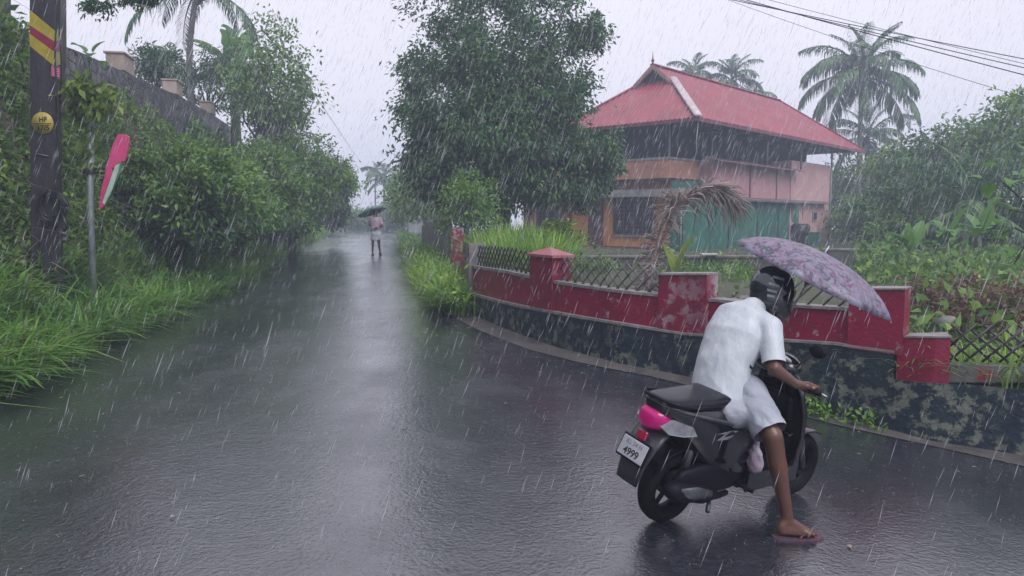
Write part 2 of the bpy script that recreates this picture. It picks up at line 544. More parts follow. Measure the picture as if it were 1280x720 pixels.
def paddle_mesh(length, width, elev, droop, seed=0, tears=.25, stalk=.2):
    """banana or colocasia leaf along +X"""
    rng = random.Random(seed); K = 16; V = []; F = []
    p = Vector((0, 0, 0)); ds = length / K
    for k in range(K + 1):
        t = k / K; a = elev - droop * t ** 1.5
        if k: p = p + Vector((math.cos(a), 0, math.sin(a))) * ds
        up = Vector((-math.sin(a), 0, math.cos(a)))
        u_ = max(0, (t - stalk) / (1 - stalk))
        hw = width * .5 * (max(.02, math.sin(PI * min(1, u_ ** .75))) ** .65 if t > stalk else .035)
        if k == K: hw = .004
        j = lambda: (rng.uniform(-tears, tears) * .25 if t > stalk else 0)
        V.append(p + Vector((j() * hw, -hw * (1 + j()), 0)) + up * hw * .25)
        V.append(p); V.append(p + Vector((j() * hw, hw * (1 + j()), 0)) + up * hw * .25)
    for k in range(K):
        b = 3 * k
        if not (rng.random() < tears * .5 and 4 < k < K - 2): F.append((b, b + 1, b + 4, b + 3))
        F.append((b + 1, b + 2, b + 5, b + 4))
    # midrib tube
    b = len(V)
    for k in range(K + 1):
        c = V[3 * k + 1]; r = .022 * (1.15 - k / K) * (length / 1.6)
        V += [c + Vector((0, r, -r)), c + Vector((0, -r, -r)), c + Vector((0, 0, r * .5))]
    for k in range(K):
        for q in range(3): F.append((b + 3 * k + q, b + 3 * k + (q + 1) % 3, b + 3 * k + 3 + (q + 1) % 3, b + 3 * k + 3 + q))
    me = npmesh('leaf', [tuple(v) for v in V], F, True) if all(len(f) == 4 for f in F) else None
    return me
PAD = [paddle_mesh(1.7, .5, e, d, i, .5) for i, (e, d) in enumerate([(1.4, .6), (1.15, 1.2), (.9, 1.7), (.6, 1.9), (1.3, 1.0)])]
TAR = [paddle_mesh(.95, .42, e, d, 20 + i, .05, .45) for i, (e, d) in enumerate([(1.4, 1.6), (1.1, 1.9), (.8, 1.6), (1.3, .9)])]
for m_ in PAD + TAR: m_.materials.append(BANANA)

def banana(name, label, cat, base, h=1.6, n=7, scale=1.0, seed=1, group=None, variants=None, sr=.09):
    rng = random.Random(seed); base = Vector(base)
    t = thing(name, label, cat, base, group=group)
    mb = MB(); mb.tube([base - Vector((0, 0, .1)), base + Vector((.02, 0, h * .5)), base + Vector((0, .02, h))], [sr * 1.3 * scale, sr * scale, sr * .6 * scale], 9)
    mb.build('stem', STEM, t)
    vs = variants or PAD
    for i in range(n):
        o = bpy.data.objects.new('leaf', vs[(i + seed) % len(vs)]); C.objects.link(o); o.parent = t
        s = scale * rng.uniform(.8, 1.1); o.scale = (s, s, s)
        o.location = (0, 0, h * rng.uniform(.86, 1.0)); o.rotation_euler = (rng.uniform(-.3, .3), rng.uniform(-.15, .15), i * 2.4 + rng.uniform(-.4, .4) + seed)
    return t
# ------------------------------------------------------------ the setting
def strip(name, rows, xa, xb, ts, zf, m, kind='structure', lift=0, tag_=None):
    V = []; nt_ = len(ts)
    for y in rows:
        a, b = float(xa(y)), float(xb(y))
        for t in ts:
            x = a + (b - a) * t; V.append((x, y, float(zf(x, y)) + lift))
    F = []
    for i in range(len(rows) - 1):
        for j in range(nt_ - 1):
            q = i * nt_ + j; F.append((q, q + 1, q + nt_ + 1, q + nt_))
    me = npmesh(name, V, F, True)
    o = link(name, me, m); o['kind'] = kind
    return o
rows = list(np.arange(-20, 30, .35)) + list(np.arange(30, 80, 1.0)) + list(np.arange(80, 121, 4.0))

# wet asphalt
m, nt, b = nodes('wet asphalt'); tc = N(nt, 'ShaderNodeTexCoord'); vec = tc.outputs['Object']
big = noise_(nt, vec, .55, 4, .6); med = noise_(nt, vec, 3.2, 6, .65); fine = noise_(nt, vec, 55, 3, .7); grit = noise_(nt, vec, 190, 2, .6)
mpx = N(nt, 'ShaderNodeMapping'); mpx.inputs['Rotation'].default_value = (0, 0, .2); mpx.inputs['Scale'].default_value = (1.6, .22, 1); L(nt, vec, mpx.inputs['Vector'])
track = noise_(nt, mpx.outputs['Vector'], 1.0, 3, .5)
c1 = ramp(nt, med.outputs['Fac'], [(.3, (.014, .016, .023)), (.7, (.038, .042, .055))])
vr = N(nt, 'ShaderNodeTexVoronoi'); vr.inputs['Scale'].default_value = 60; L(nt, vec, vr.inputs['Vector'])
c2 = ramp(nt, vr.outputs['Color'], [(.55, (.75, .75, .78)), (1, (1.9, 1.9, 1.9))])
L(nt, mixc(nt, 1, c1.outputs['Color'], c2.outputs['Color'], 'MULTIPLY'), b.inputs['Base Color'])
def math_(nt, op, a, b2, clamp=False):
    q = N(nt, 'ShaderNodeMath', operation=op, use_clamp=clamp)
    for i, v in enumerate((a, b2)):
        if v is None: continue
        if isinstance(v, (int, float)): q.inputs[i].default_value = v
        else: L(nt, v, q.inputs[i])
    return q.outputs[0]
wetf = math_(nt, 'ADD', math_(nt, 'MULTIPLY', big.outputs['Fac'], .6), math_(nt, 'MULTIPLY', track.outputs['Fac'], .4))
ro = ramp(nt, wetf, [(.40, (.4, .4, .4)), (.49, (.24, .24, .24)), (.58, (.08, .08, .08))])
L(nt, ro.outputs['Color'], b.inputs['Roughness'])
# rain rings: voronoi distance rings at two scales
v2 = N(nt, 'ShaderNodeTexVoronoi'); v2.inputs['Scale'].default_value = 9; L(nt, vec, v2.inputs['Vector'])
ring = N(nt, 'ShaderNodeMath', operation='SINE'); L(nt, math_(nt, 'MULTIPLY', v2.outputs['Distance'], 55), ring.inputs[0])
fall = math_(nt, 'SUBTRACT', .5, v2.outputs['Distance'], True)
rings = math_(nt, 'MULTIPLY', math_(nt, 'MULTIPLY', ring.outputs[0], fall), .12)
strength = ramp(nt, wetf, [(.4, (1, 1, 1)), (.62, (.3, .3, .3))])
h = math_(nt, 'ADD', math_(nt, 'MULTIPLY', math_(nt, 'ADD', math_(nt, 'MULTIPLY', fine.outputs['Fac'], .9), math_(nt, 'MULTIPLY', grit.outputs['Fac'], .45)), strength.outputs['Color']), rings)
vg = N(nt, 'ShaderNodeTexVoronoi'); vg.inputs['Scale'].default_value = 42; L(nt, vec, vg.inputs['Vector'])
mid = noise_(nt, vec, 24, 3, .6)
h = math_(nt, 'ADD', math_(nt, 'ADD', h, math_(nt, 'ADD', math_(nt, 'MULTIPLY', mid.outputs['Fac'], 1.3), math_(nt, 'MULTIPLY', med.outputs['Fac'], 1.6))), math_(nt, 'MULTIPLY', math_(nt, 'MULTIPLY', vg.outputs['Distance'], -.8), strength.outputs['Color']))
bp = N(nt, 'ShaderNodeBump'); bp.inputs['Strength'].default_value = .8; bp.inputs['Distance'].default_value = .009
L(nt, h, bp.inputs['Height']); L(nt, bp.outputs['Normal'], b.inputs['Normal'])
bp2 = N(nt, 'ShaderNodeBump'); bp2.inputs['Strength'].default_value = .5; bp2.inputs['Distance'].default_value = .0042; L(nt, h, bp2.inputs['Height'])
b.inputs['IOR'].default_value = 1.5; b.inputs['Coat Weight'].default_value = 1; b.inputs['Specular IOR Level'].default_value = .2; b.inputs['Coat IOR'].default_value = 2.3; L(nt, math_(nt, 'MULTIPLY', ro.outputs['Color'], .55), b.inputs['Coat Roughness'])
L(nt, bp2.outputs['Normal'], b.inputs['Coat Normal'])
ASPH = m
DIRT = pm('damp soil', (.09, .075, .06), .55, (.05, .045, .035), 2.2, bump=.6, bscale=14, col3=(.05, .08, .03), s3=2.5, t3=.5)
BANKM = pm('bank soil', (.075, .06, .045), .8, (.035, .05, .025), 1.6, bump=.8, bscale=9)
YARDM = pm('yard soil', (.08, .085, .045), .8, (.05, .06, .03), 1.4, bump=.6, bscale=11)
KERB = pm('wet concrete kerb', (.12, .11, .105), .35, (.06, .055, .055), 2.5, bump=.5, bscale=30, col3=(.2, .19, .17), s3=6, t3=.62)

road = strip('road', rows, xl, xr, list(np.linspace(0, 1, 41)), rz, ASPH)
lt = [-.12, 0, .15, .4, .8, 1.2, 1.5, 1.8, 2.1, 2.4, 2.7, 3.0, 3.4, 3.8, 4.4, 5, 6, 8, 12, 20, 40, 80, 130]
V = []; 
for y in rows:
    for s in lt:
        x = float(xl(y)) - s
        V.append((x, y, (float(rz(x, y)) - .05) if s < 0 else float(bankz(x, y)) + (.012 if s == 0 else 0) + (0 if s < .2 else .1 * mnoise.noise(Vector((x * .8, y * .8, 1))))))
n_ = len(lt); F = [(i * n_ + j, (i + 1) * n_ + j, (i + 1) * n_ + j + 1, i * n_ + j + 1) for i in range(len(rows) - 1) for j in range(n_ - 1)]
o = link('bank', npmesh('bank', V, F, True), BANKM); o['kind'] = 'structure'
# kerb / verge along the right side
def kerbz(x, y): return rz(x, y) + .006 + .035 * np.clip((x - xr(y)) / .4, 0, 1)
strip('kerb', [y for y in rows if y < 14.3], xr, lambda y: xw(y) + .06, [0, .12, .3, .6, 1], kerbz, KERB)
strip('verge', [y for y in rows if y > 13.6], lambda y: xr(y) - .02, lambda y: xw(y) + .05, [0, .1, .3, .6, 1], lambda x, y: rz(x, y) + .01 + .1 * np.clip((x - xr(y)) / .6, 0, 1) + .03 * np.sin(y * 3), DIRT)
yt = [.03, .25, .6, 1, 1.6, 2.4, 3.4, 5, 7, 10, 14, 20, 30, 50, 80, 130]
V = []
for y in rows:
    for s in yt:
        x = float(xw(y)) + s; V.append((x, y, float(yardz(x, y)) - (.35 if y > 16 and s < .2 else 0)))
n_ = len(yt); F = [(i * n_ + j, i * n_ + j + 1, (i + 1) * n_ + j + 1, (i + 1) * n_ + j) for i in range(len(rows) - 1) for j in range(n_ - 1)]
o = link('yard_ground', npmesh('yard_ground', V, F, True), YARDM); o['kind'] = 'structure'
o = link('ground', npmesh('ground', [(-190, -190, -.75), (190, -190, -.75), (190, 190, -.75), (-190, 190, -.75)], [(0, 1, 2, 3)]), YARDM); o['kind'] = 'structure'

# ------------------------------------------------------------ grass, ground cover (stuff)
def roadside(n, y0, y1, s0, s1, rng, pw=1.4):
    y = y0 + (y1 - y0) * rng.random(n) ** pw; s = s0 + (s1 - s0) * rng.random(n); x = xl(y) - s
    return np.stack([x, y, bankz(x, y) - .02], 1)
rg = np.random.default_rng(5)
parts = [tufts(roadside(560, 3, 13, .05, 1.35, rg, 1.0), 17, .11, .66, .036, 1, 1.0),
         tufts(roadside(200, 3, 13, -.02, .3, rg, 1.0), 20, .07, .22, .014, 2, .9),
         tufts(roadside(700, 12, 32, .0, 1.5, rg), 14, .12, .55, .045, 3, .9),
         tufts(roadside(500, 30, 64, .0, 3, rg), 12, .2, .6, .05, 4, .6)]
V, F = cat_vf(parts)
o = link('roadside_grass', npmesh('roadside_grass', V, F), GRASS); tag(o, 'long arching green grass along the left road edge below the bank', 'grass', kind='stuff')
# low broad weeds along the grass front
P = roadside(5200, 4, 16, -.05, .8, rg, 1.2); P[:, 2] += rg.uniform(.02, .16, len(P))
V, F = leafquads(P, .075, .05, np.array([0, 0, .4]), 1, rg)
o = link('low_weeds', npmesh('low_weeds', V, F), LEAF_LIGHT); tag(o, 'small round leaved weeds hugging the left asphalt edge', 'weeds', kind='stuff')
# creepers over the bank
def bankcover(n, y0, y1, s0, s1, pw, lift):
    y = y0 + (y1 - y0) * rg.random(n) ** pw; s = s0 + (s1 - s0) * rg.random(n); x = xl(y) - s
    k = np.sin(x * 2.1 + y * 1.3) + np.sin(y * 2.9 - x) + rg.normal(size=n) * .7
    keep = k > -1.1
    z = bankz(x, y) + rg.uniform(0, 1, n) ** 2 * lift * (1 + .6 * np.sin(x * 3 + y * 2))
    return np.stack([x, y, z], 1)[keep]
P1 = bankcover(70000, 5, 26, 1.0, 2.85, 1.2, .3); P2 = np.concatenate([bankcover(26000, 24, 36, 1.0, 2.8, 1.3, .5), bankcover(20000, 36, 60, 1.0, 6, 1.3, .7), bankcover(16000, 5, 15, 2.7, 4.6, 1, .4)])
Va = leafquads(P1, .125, .08, np.array([.5, -.25, .1]), .8, rg); Vb = leafquads(P2, .2, .12, np.array([.5, -.25, .1]), .8, rg)
V, F = cat_vf([Va, Vb])
o = link('bank_creepers', npmesh('bank_creepers', V, F), LEAF_MID); tag(o, 'leafy creepers and weeds covering the steep left bank', 'creepers', kind='stuff')
P3 = bankcover(5000, 6, 22, 1.1, 3.0, 1.2, .35)
V, F = blades(P3, .6, .011, rg, 1.6)
o = link('dry_stalks', npmesh('dry_stalks', V, F), LEAF_DRY); tag(o, 'thin dry stalks and dead stems hanging over the left bank', 'dry stalks', kind='stuff')
# plateau top growth
n = 9000; y = rg.uniform(8, 60, n); x = xl(y) - rg.uniform(4.4, 12, n)
P = np.stack([x, y, bankz(x, y) + rg.uniform(0, .3, n)], 1)
V, F = leafquads(P, .22, .1, np.array([0, 0, .5]), .9, rg)
o = link('bank_top_weeds', npmesh('bank_top_weeds', V, F), LEAF_DARK); tag(o, 'scrubby undergrowth on top of the left bank behind the stone wall', 'undergrowth', kind='stuff')
# right verge clump, in front of the slab fence
n = 420; y = 12.7 + 11.5 * rg.random(n) ** 1.2; a = xr(y); bx_ = xw(y) - .12; x = a + (bx_ - a) * rg.random(n)
x = np.where(y < 14, np.maximum(x, xw(y) - .35), x)
P = np.stack([x, y, rz(x, y) + .03], 1)
V, F = cat_vf([tufts(P, 16, .1, .6, .03, 8, .8), leafquads(np.repeat(P, 9, 0) + rg.normal(size=(len(P) * 9, 3)) * np.array([.12, .12, .12]) + np.array([0, 0, .32]), .11, .045, np.array([-.1, -.1, .5]), .8, rg)])
o = link('verge_grass', npmesh('verge_grass', V, F), GRASS_B); tag(o, 'bright green tall grass spilling onto the road at the wall corner', 'grass', kind='stuff')
n = 900; y = 24 + 36 * rg.random(n); a = xr(y) - .1; x = a + (xw(y) - a) * rg.random(n)
V, F = tufts(np.stack([x, y, rz(x, y)], 1), 10, .2, .38, .06, 9, .6)
o = link('far_verge_grass', npmesh('far_verge_grass', V, F), GRASS); tag(o, 'distant strip of grass on the right of the road beyond the walker', 'grass', kind='stuff')
# yard grass behind the curved fence
n = 700; y = rg.uniform(14.2, 21, n); x = xw(y) + .5 + rg.random(n) ** 1 * np.interp(y, [14, 21], [2.6, 5.5])
uu = 640 + x / y * 950; kk = (uu < 700) & (uu > 560); x = x[kk]; y = y[kk]
P = np.stack([x, y, yardz(x, y)], 1)
V, F = tufts(P, 40, .13, 1.0, .03, 10, .5)
o = link('yard_grass', npmesh('yard_grass', V, F), GRASS_B); tag(o, 'tall bright grass in the yard behind the diagonal bar fence', 'grass', kind='stuff')
# ground cover in the right yard
n = 30000; y = rg.uniform(7, 30, n); x = xw(y) + .4 + rg.random(n) * 20
keep = (640 + x / y * 950 > 1070) | (rg.random(n) < .03); x, y = x[keep], y[keep]
P = np.stack([x, y, yardz(x, y) + rg.random(len(x)) ** 2 * .55], 1)
V, F = leafquads(P, .17, .09, np.array([-.1, -.2, .4]), .9, rg)
o = link('yard_undergrowth', npmesh('yard_undergrowth', V, F), LEAF_MID); tag(o, 'low leafy undergrowth across the yard right of the house', 'undergrowth', kind='stuff')
n = 60; y = rg.uniform(6.2, 7.4, n); x = xw(y) + .25 + rg.random(n) * .8
V, F = tufts(np.stack([x, y, yardz(x, y)], 1), 22, .07, .5, .018, 12, .75)
o = link('strap_grass', npmesh('strap_grass', V, F), GRASS_B); tag(o, 'strap leaved grass just behind the stepped red wall block', 'grass', kind='stuff')
n = 1500; u_ = rg.uniform(690, 1015, n); D_ = np.interp(u_, [700, 1018], [19.3, 16.8]) - rg.uniform(0, 1.6, n) ** 2
x = (u_ - 640) / 950 * D_; P = np.stack([x, D_, yardz(x, D_)], 1); P = P[np.sin(u_ * .11) + np.sin(u_ * .037) + rg.normal(size=n) * .6 > .3]
V, F = cat_vf([blades(P, .3, .02, rg, .6), leafquads(np.repeat(P, 5, 0) + rg.normal(size=(len(P) * 5, 3)) * np.array([.08, .08, .06]) + np.array([0, 0, .14]), .09, .045, np.array([0, -.2, .5]), .8, rg)])
o = link('yard_weeds', npmesh('yard_weeds', V, F), LEAF_MID); tag(o, 'weeds along the foot of the low mossy yard wall', 'weeds', kind='stuff')
# weeds growing at the wall foot
n = 26; y = rg.uniform(6.9, 7.6, n); x = xw(y) - .12 - rg.random(n) * .12
P = np.repeat(np.stack([x, y, rz(x, y) + .05], 1), 16, 0) + rg.normal(size=(n * 16, 3)) * np.array([.06, .06, .07]); P[:, 2] = np.maximum(P[:, 2], rz(P[:, 0], P[:, 1]) + .03)
V, F = leafquads(P, .06, .035, np.array([-.2, -.2, .5]), .8, rg)
o = link('wall_foot_weeds', npmesh('wall_foot_weeds', V, F), LEAF_LIGHT); tag(o, 'small weeds sprouting from the kerb below the dark plinth', 'weeds', kind='stuff')

# ------------------------------------------------------------ trees and plants
def gl(x, y):
    if x < float(xl(y)): return float(bankz(x, y))
    if x > float(xw(y)): return float(yardz(x, y))
    return float(rz(x, y))
def base_of(u, D, v=300):
    p = at(u, v, D); return Vector((p.x, p.y, gl(p.x, p.y)))

# the big roadside tree in front of the house (thick crown in three tiers)
bt = thing('broadleaf_tree', 'huge dark leafy tree overhanging the left side of the house', 'tree', base_of(625, 21.5))
Ps = []; ccs = []
for (u, v, D, r, ncl, per, sd) in [(612, 175, 21.5, (2.6, 2.3, 1.75), 150, 120, 1), (690, 205, 21.6, (1.75, 1.6, 1.35), 80, 120, 2), (556, 215, 21.2, (1.2, 1.3, 1.1), 66, 120, 3), (745, 195, 21.5, (.85, .9, .95), 34, 110, 21), (606, 235, 21.5, (1.5, 1.5, .7), 60, 110, 22),
        (555, 75, 21.5, (1.35, 1.4, 1.4), 44, 110, 4), (640, 55, 21.6, (1.9, 1.7, 1.9), 62, 110, 5), (705, 60, 21.8, (1.2, 1.3, 1.9), 42, 110, 6), (690, 130, 21.5, (1.5, 1.4, 1.4), 50, 120, 7),
        (735, 48, 22, (.75, .7, .55), 14, 80, 8), (600, -20, 21.6, (2.2, 1.6, 1.2), 44, 100, 9), (575, 130, 21.3, (1.7, 1.5, 1.2), 60, 120, 12)]:
    cc, P, out, rng = crown_points(at(u, v, D), r, ncl, per, sd, .35, .27, -.9, .35)
    Ps.append(P); ccs.append(cc)
P = np.concatenate(Ps); cc = np.concatenate(ccs)
V, F = leafquads(P, .16, .065, unit(P - np.array(at(620, 140, 21.5))) * .6 + np.array([0, 0, -.7]), .7, rng)
link('crown', npmesh('crown', V, F), LEAF_DARK, bt)
mb = MB(); b0 = bt.location; fk = at(625, 240, 21.5)
mb.tube([b0 - Vector((0, 0, .2)), b0.lerp(fk, .5) + Vector((.1, 0, 0)), fk], [.3, .22, .2], 10)
for tp in (at(560, 90, 21.5), at(640, 60, 21.6), at(705, 70, 21.8), at(600, 10, 21.6), at(690, 150, 21.6)):
    mb.tube([fk, fk.lerp(tp, .4) + Vector((.1, 0, .2)), fk.lerp(tp, .75), tp], [.15, .1, .07, .03], 7)
limbs(mb, at(620, 150, 21.5), cc, np.random.default_rng(3), .06, 50)
mb.build('trunk', BARK, bt)

# left shrubs growing out of the bank
LB = [(240, 240, 15.5, .95, 'round pale green bush right of the tilted road sign'), (262, 248, 17, 1.3, 'wide leafy bush below the stone retaining wall'), (235, 278, 15.5, .7, 'low dark bush above the grass right of the tilted sign'),
      (318, 234, 22, 1.5, 'dense bush under the banana plant on the left bank'), (305, 268, 20, .95, 'low bush at the grass edge halfway along the left bank'), (362, 225, 28, 1.75, 'tall mid green bush past the leafy tree on the left'),
      (352, 272, 26, 1.0, 'small low bush at the road left of the walker'), (405, 226, 36, 1.35, 'round crowned shrub leaning out nearest the gap of sky'), (398, 258, 36, 1.5, 'dark bush beneath the round crowned shrub'),
      (176, 215, 15.5, .45, 'creeper bush between the metal post and the stone wall')]
for i, (u, v, D, r, lab) in enumerate(LB):
    p = at(u, v, D); g = Vector((min(p.x - .5, float(xl(p.y)) - .7), p.y + .3, 0)); g.z = min(gl(g.x, g.y), p.z - .1)
    tree('bush', lab, 'bush', g, p, (r, r * 1.05, r * .88), .1 + .003 * D, None, int(60 + 12 * r), int(80 + 20 * r), 30 + i, [LEAF_MID, LEAF_LIGHT, LEAF_MID][i % 3] if i not in (2, 8) else LEAF_DARK, .04, 'bushes along the left bank', .45, .3, 10, down=.2, trunkname='stems', fork=.3)
# wet litter on the asphalt
n = 260; y = rg.uniform(3, 16, n); t_ = rg.random(n); t_ = np.where(rg.random(n) < .6, t_ ** 6, 1 - t_ ** 3 * .25); x = xl(y) + .05 + (xr(y) - xl(y) - .1) * np.clip(t_, 0, 1)
P = np.stack([x, y, rz(x, y) + .012], 1)
V, F = leafquads(P, .06, .03, None, 1, rg); Vz = V.reshape(-1, 4, 3); Vz[:, :, 2] = (Vz[:, :, 2] - P[:, None, 2]) * .12 + P[:, None, 2]
o = link('leaf_litter', npmesh('leaf_litter', Vz.reshape(-1, 3), F), LEAF_DRY); tag(o, 'small wet fallen leaves scattered on the asphalt near the edges', 'leaf litter', kind='stuff')
# trees on the bank top
tree('leafy_tree', 'pale leafy tree beside the banana plant against the sky', 'tree', base_of(345, 28.5), at(332, 108, 28.5), (1.75, 1.7, 2.1), .19, .1, 110, 60, 51, LEAF_MID, .13, None, .35, .3, 22)
tree('leafy_tree', 'dark feathery tree around the foot of the left palm trunk', 'tree', base_of(262, 31), at(262, 104, 31), (1.6, 1.4, 1.35), .19, .07, 70, 60, 52, LEAF_DARK, .08, None, .3, .3, 14)
tree('leafy_tree', 'small feathery tree rising between the two upper tan blocks', 'tree', base_of(200, 25.5), at(196, 86, 25.5), (1.1, 1.0, .9), .17, .065, 50, 60, 53, LEAF_DARK, .07, None, .3, .3, 10)
tree('leafy_tree', 'drooping tree at the right end of the bank top foliage', 'tree', base_of(368, 31), at(350, 165, 31), (1.4, 1.4, 1.2), .16, .09, 50, 60, 54, LEAF_MID, .09, None, .4, .3, 12)
banana('banana_plant', 'banana plant with an upright split leaf on the left bank top', 'banana plant', base_of(299, 33), 3.9, 9, 1.45, 3, sr=.14)
banana('banana_plant', 'banana plant with drooping leaves at the end of the left bank', 'banana plant', base_of(365, 27), 2.6, 9, 1.05, 5, sr=.12)
t = banana('taro_plant', 'pair of broad upright leaves above the creepers beside the utility pole', 'plant', at(112, 92, 13.2), .15, 4, .62, 7, variants=TAR, sr=.03)
banana('taro_plant', 'heart leaved plant low on the left bank near the far shrubs', 'plant', at(352, 262, 24), .2, 5, .8, 9, variants=TAR, sr=.03)
palm('coconut_palm', 'coconut palm on the left bank with hanging fronds', base_of(248, 29), at(248, -22, 29), 15, 3.3, .62, .05, 40, 4, .13)
# tall trunks behind the pole with overhanging twigs
for i, (u, D, lab, r) in enumerate([(75, 14.5, 'thick pale trunk right behind the striped utility pole', .19), (8, 15, 'thick trunk at the far left top corner on the bank', .2)]):
    b0 = base_of(u, D); tp = at(u - 4, -330, D)
    t = thing('tall_tree', lab, 'tree', b0)
    cc, P, out, rng = crown_points(tp + Vector((.5, 0, .3)), (2.6, 2.2, 1.2), 50, 60, 70 + i, .3, .25)
    if i == 0:
        for (uu, vv, rr) in [(130, 5, .32), (118, 14, .25), (150, -2, .3), (172, 5, .22), (190, 0, .2)]:
            c2, P2, _, _ = crown_points(at(uu, vv - 4, 12.5), (rr, rr, rr * .4), 9, 26, int(uu), .1, .5)
            P = np.concatenate([P, P2])
        cc = np.concatenate([cc, [tuple(at(q, -4, 12.5)) for q in (120, 150, 185)]])
    V, F = leafquads(P, .09, .04, np.array([0, 0, -.5]), .8, rng)
    link('crown', npmesh('crown', V, F), LEAF_DARK, t)
    mb = MB(); mb.tube([b0 - Vector((0, 0, .3)), b0.lerp(tp, .4), tp], [r * 1.15, r, r * .7], 12)
    limbs(mb, tp, cc, rng, .07, 16)
    if i == 0: mb.tube([b0.lerp(tp, .55), at(110, -50, 13), at(150, -8, 12.5), at(190, -2, 12.5)], [.06, .04, .015, .006], 6)
    mb.build('trunk', pm('pale bark%d' % i, (.2, .17, .17), .7, (.12, .1, .1), 4, bump=.5), t)

# right side
palm('coconut_palm', 'tall coconut palm right of the red roof with the fullest crown', base_of(1072, 46), at(1078, 92, 46), 30, 4.0, 1.05, .09, 50, 11, .17)
palm('coconut_palm', 'shorter coconut palm in front of the tall one, fronds near the eave', base_of(1082, 50), at(1084, 172, 50), 17, 3.2, .8, .085, 40, 12, .13)
palm('coconut_palm', 'distant palm crown just right of the roof finial', base_of(865, 60), at(866, 92, 60), 14, 2.2, .7, .1, 30, 13, .15, None, False)
palm('coconut_palm', 'distant palm crown above the middle of the red ridge', base_of(915, 56), at(915, 98, 56), 18, 2.6, .75, .1, 30, 14, .15, None, False)
palm('coconut_palm', 'distant palm crown low over the right part of the red ridge', base_of(941, 62), at(941, 122, 62), 12, 2.0, .6, .1, 30, 15, .15, None, False)
palm('areca_palm', 'long fronded palm among the trees at the right edge', base_of(1205, 22), at(1215, 250, 22), 11, 2.9, .55, .06, 36, 16, .09, None, False)
RT = [(1150, 230, 33, (2.3, 2.2, 1.75), 'mid height tree left of the right hand tree mass', LEAF_MID), (1215, 200, 30, (2.2, 2.2, 1.5), 'tallest rounded tree in the right hand tree mass', LEAF_DARK), (1275, 185, 28, (2.2, 2.2, 1.8), 'tree cut by the right edge of the picture', LEAF_MID),
      (1185, 262, 27, (2.3, 2.0, 1.5), 'lower tree below the tallest rounded tree on the right', LEAF_DARK), (1255, 250, 24, (2.2, 2.0, 1.6), 'dark tree behind the big hanging leaves at the right edge', LEAF_DARK), (1060, 250, 50, (2.6, 2.6, 3.0), 'tree filling the gap between pink wall and palm trunk', LEAF_MID),
      (1100, 285, 40, (2.0, 2.0, 1.7), 'low tree behind the tall grey wall panel', LEAF_MID), (1130, 300, 26, (1.4, 1.4, 1.1), 'bush behind the clump of banana plants', LEAF_MID)]
for i, (u, v, D, r, lab, mt) in enumerate(RT):
    tree('broadleaf_tree', lab, 'tree', base_of(u, D), at(u, v, D), r, .1 + .005 * D, None, 85, 75, 80 + i, mt, .12, 'trees right of the house', .4, .3, 14)
for i, (u, v, D, h, sc_, lab) in enumerate([(1140, 330, 15.5, .7, .75, 'banana plant with one upright yellow leaf beside the grey wall end'), (1185, 325, 17, 1.0, .85, 'banana plant in the middle of the right yard'), (1225, 330, 18, 1.1, .8, 'banana plant farther right in the undergrowth'), (1110, 330, 19, .6, .7, 'small banana plant behind the tall grey wall')]):
    b0 = base_of(u, D); banana('banana_plant', lab, 'banana plant', b0, h * .75, 7, sc_ * .62, 20 + i, 'banana plants in the right yard')
# large leafed branch hanging in at the right edge
t = thing('teak_sapling', 'sapling with very large drooping leaves at the right edge', 'sapling', base_of(1300, 9.5))
mb = MB(); b0 = t.location; tp = at(1300, 180, 9.5)
mb.tube([b0, b0.lerp(tp, .5) + Vector((.05, 0, 0)), tp], [.035, .028, .02], 8)
ends = [at(1235, 300, 9.3), at(1250, 225, 9.4), at(1262, 262, 9.2), at(1268, 330, 9.4), at(1290, 210, 9.3), at(1330, 260, 9.3)]
for e in ends: mb.tube([at(1300, 300, 9.5), at(1300, 290, 9.5).lerp(e, .5) + Vector((0, 0, .1)), e], [.018, .013, .008], 6)
mb.build('stem', BARK, t)
rs = random.Random(4)
for e in ends:
    for q in range(5):
        o = bpy.data.objects.new('leaf', TAR[q % 4]); C.objects.link(o); o.parent = t
        s = rs.uniform(.3, .48); o.scale = (s, s, s); o.location = e - b0 + Vector((rs.uniform(-.12, .12), rs.uniform(-.1, .1), rs.uniform(-.12, .12))); o.rotation_euler = (rs.uniform(-.5, .5), rs.uniform(.1, .8), rs.uniform(0, 6.28))
# rust-brown bushes
for i, (u, v, D, r, lab) in enumerate([(1165, 385, 10.2, .5, 'small rust brown bush behind the stepped wall'), (1215, 380, 9.6, .62, 'rust brown bush in the middle of the low fence'), (1268, 388, 8.8, .6, 'rust brown bush at the right edge above the low fence')]):
    p = at(u, v, D); tree('bush', lab, 'bush', Vector((p.x, p.y, gl(p.x, p.y))), p, (r * 1.4, r * 1.2, r * .55), .085, .035, 36, 60, 110 + i, LEAF_RUST, .015, 'rust brown bushes', .3, .35, 12, trunkname='stems', fork=.3)
# shrubs at the yard corner
tree('bush', 'tall pale shrub behind the grey slab fence', 'shrub', base_of(592, 19), at(592, 262, 19), (.75, .8, .85), .12, .05, 50, 60, 120, LEAF_LIGHT, .03, None, .3, .35, 10, trunkname='stems', fork=.3)
tree('bush', 'wispy top shrub in front of the big dark tree', 'shrub', base_of(585, 18.5), at(580, 238, 18.5), (.42, .42, .5), .1, .04, 26, 40, 121, LEAF_LIGHT, .02, None, .2, .35, 8, trunkname='stems', fork=.3)
tree('bush', 'low yellow green plant between the red fence and the house', 'shrub', base_of(700, 17), at(703, 292, 17), (.5, .4, .35), .12, .06, 18, 40, 122, LEAF_YEL, .015, None, .2, .35, 8, trunkname='stems', fork=.3)
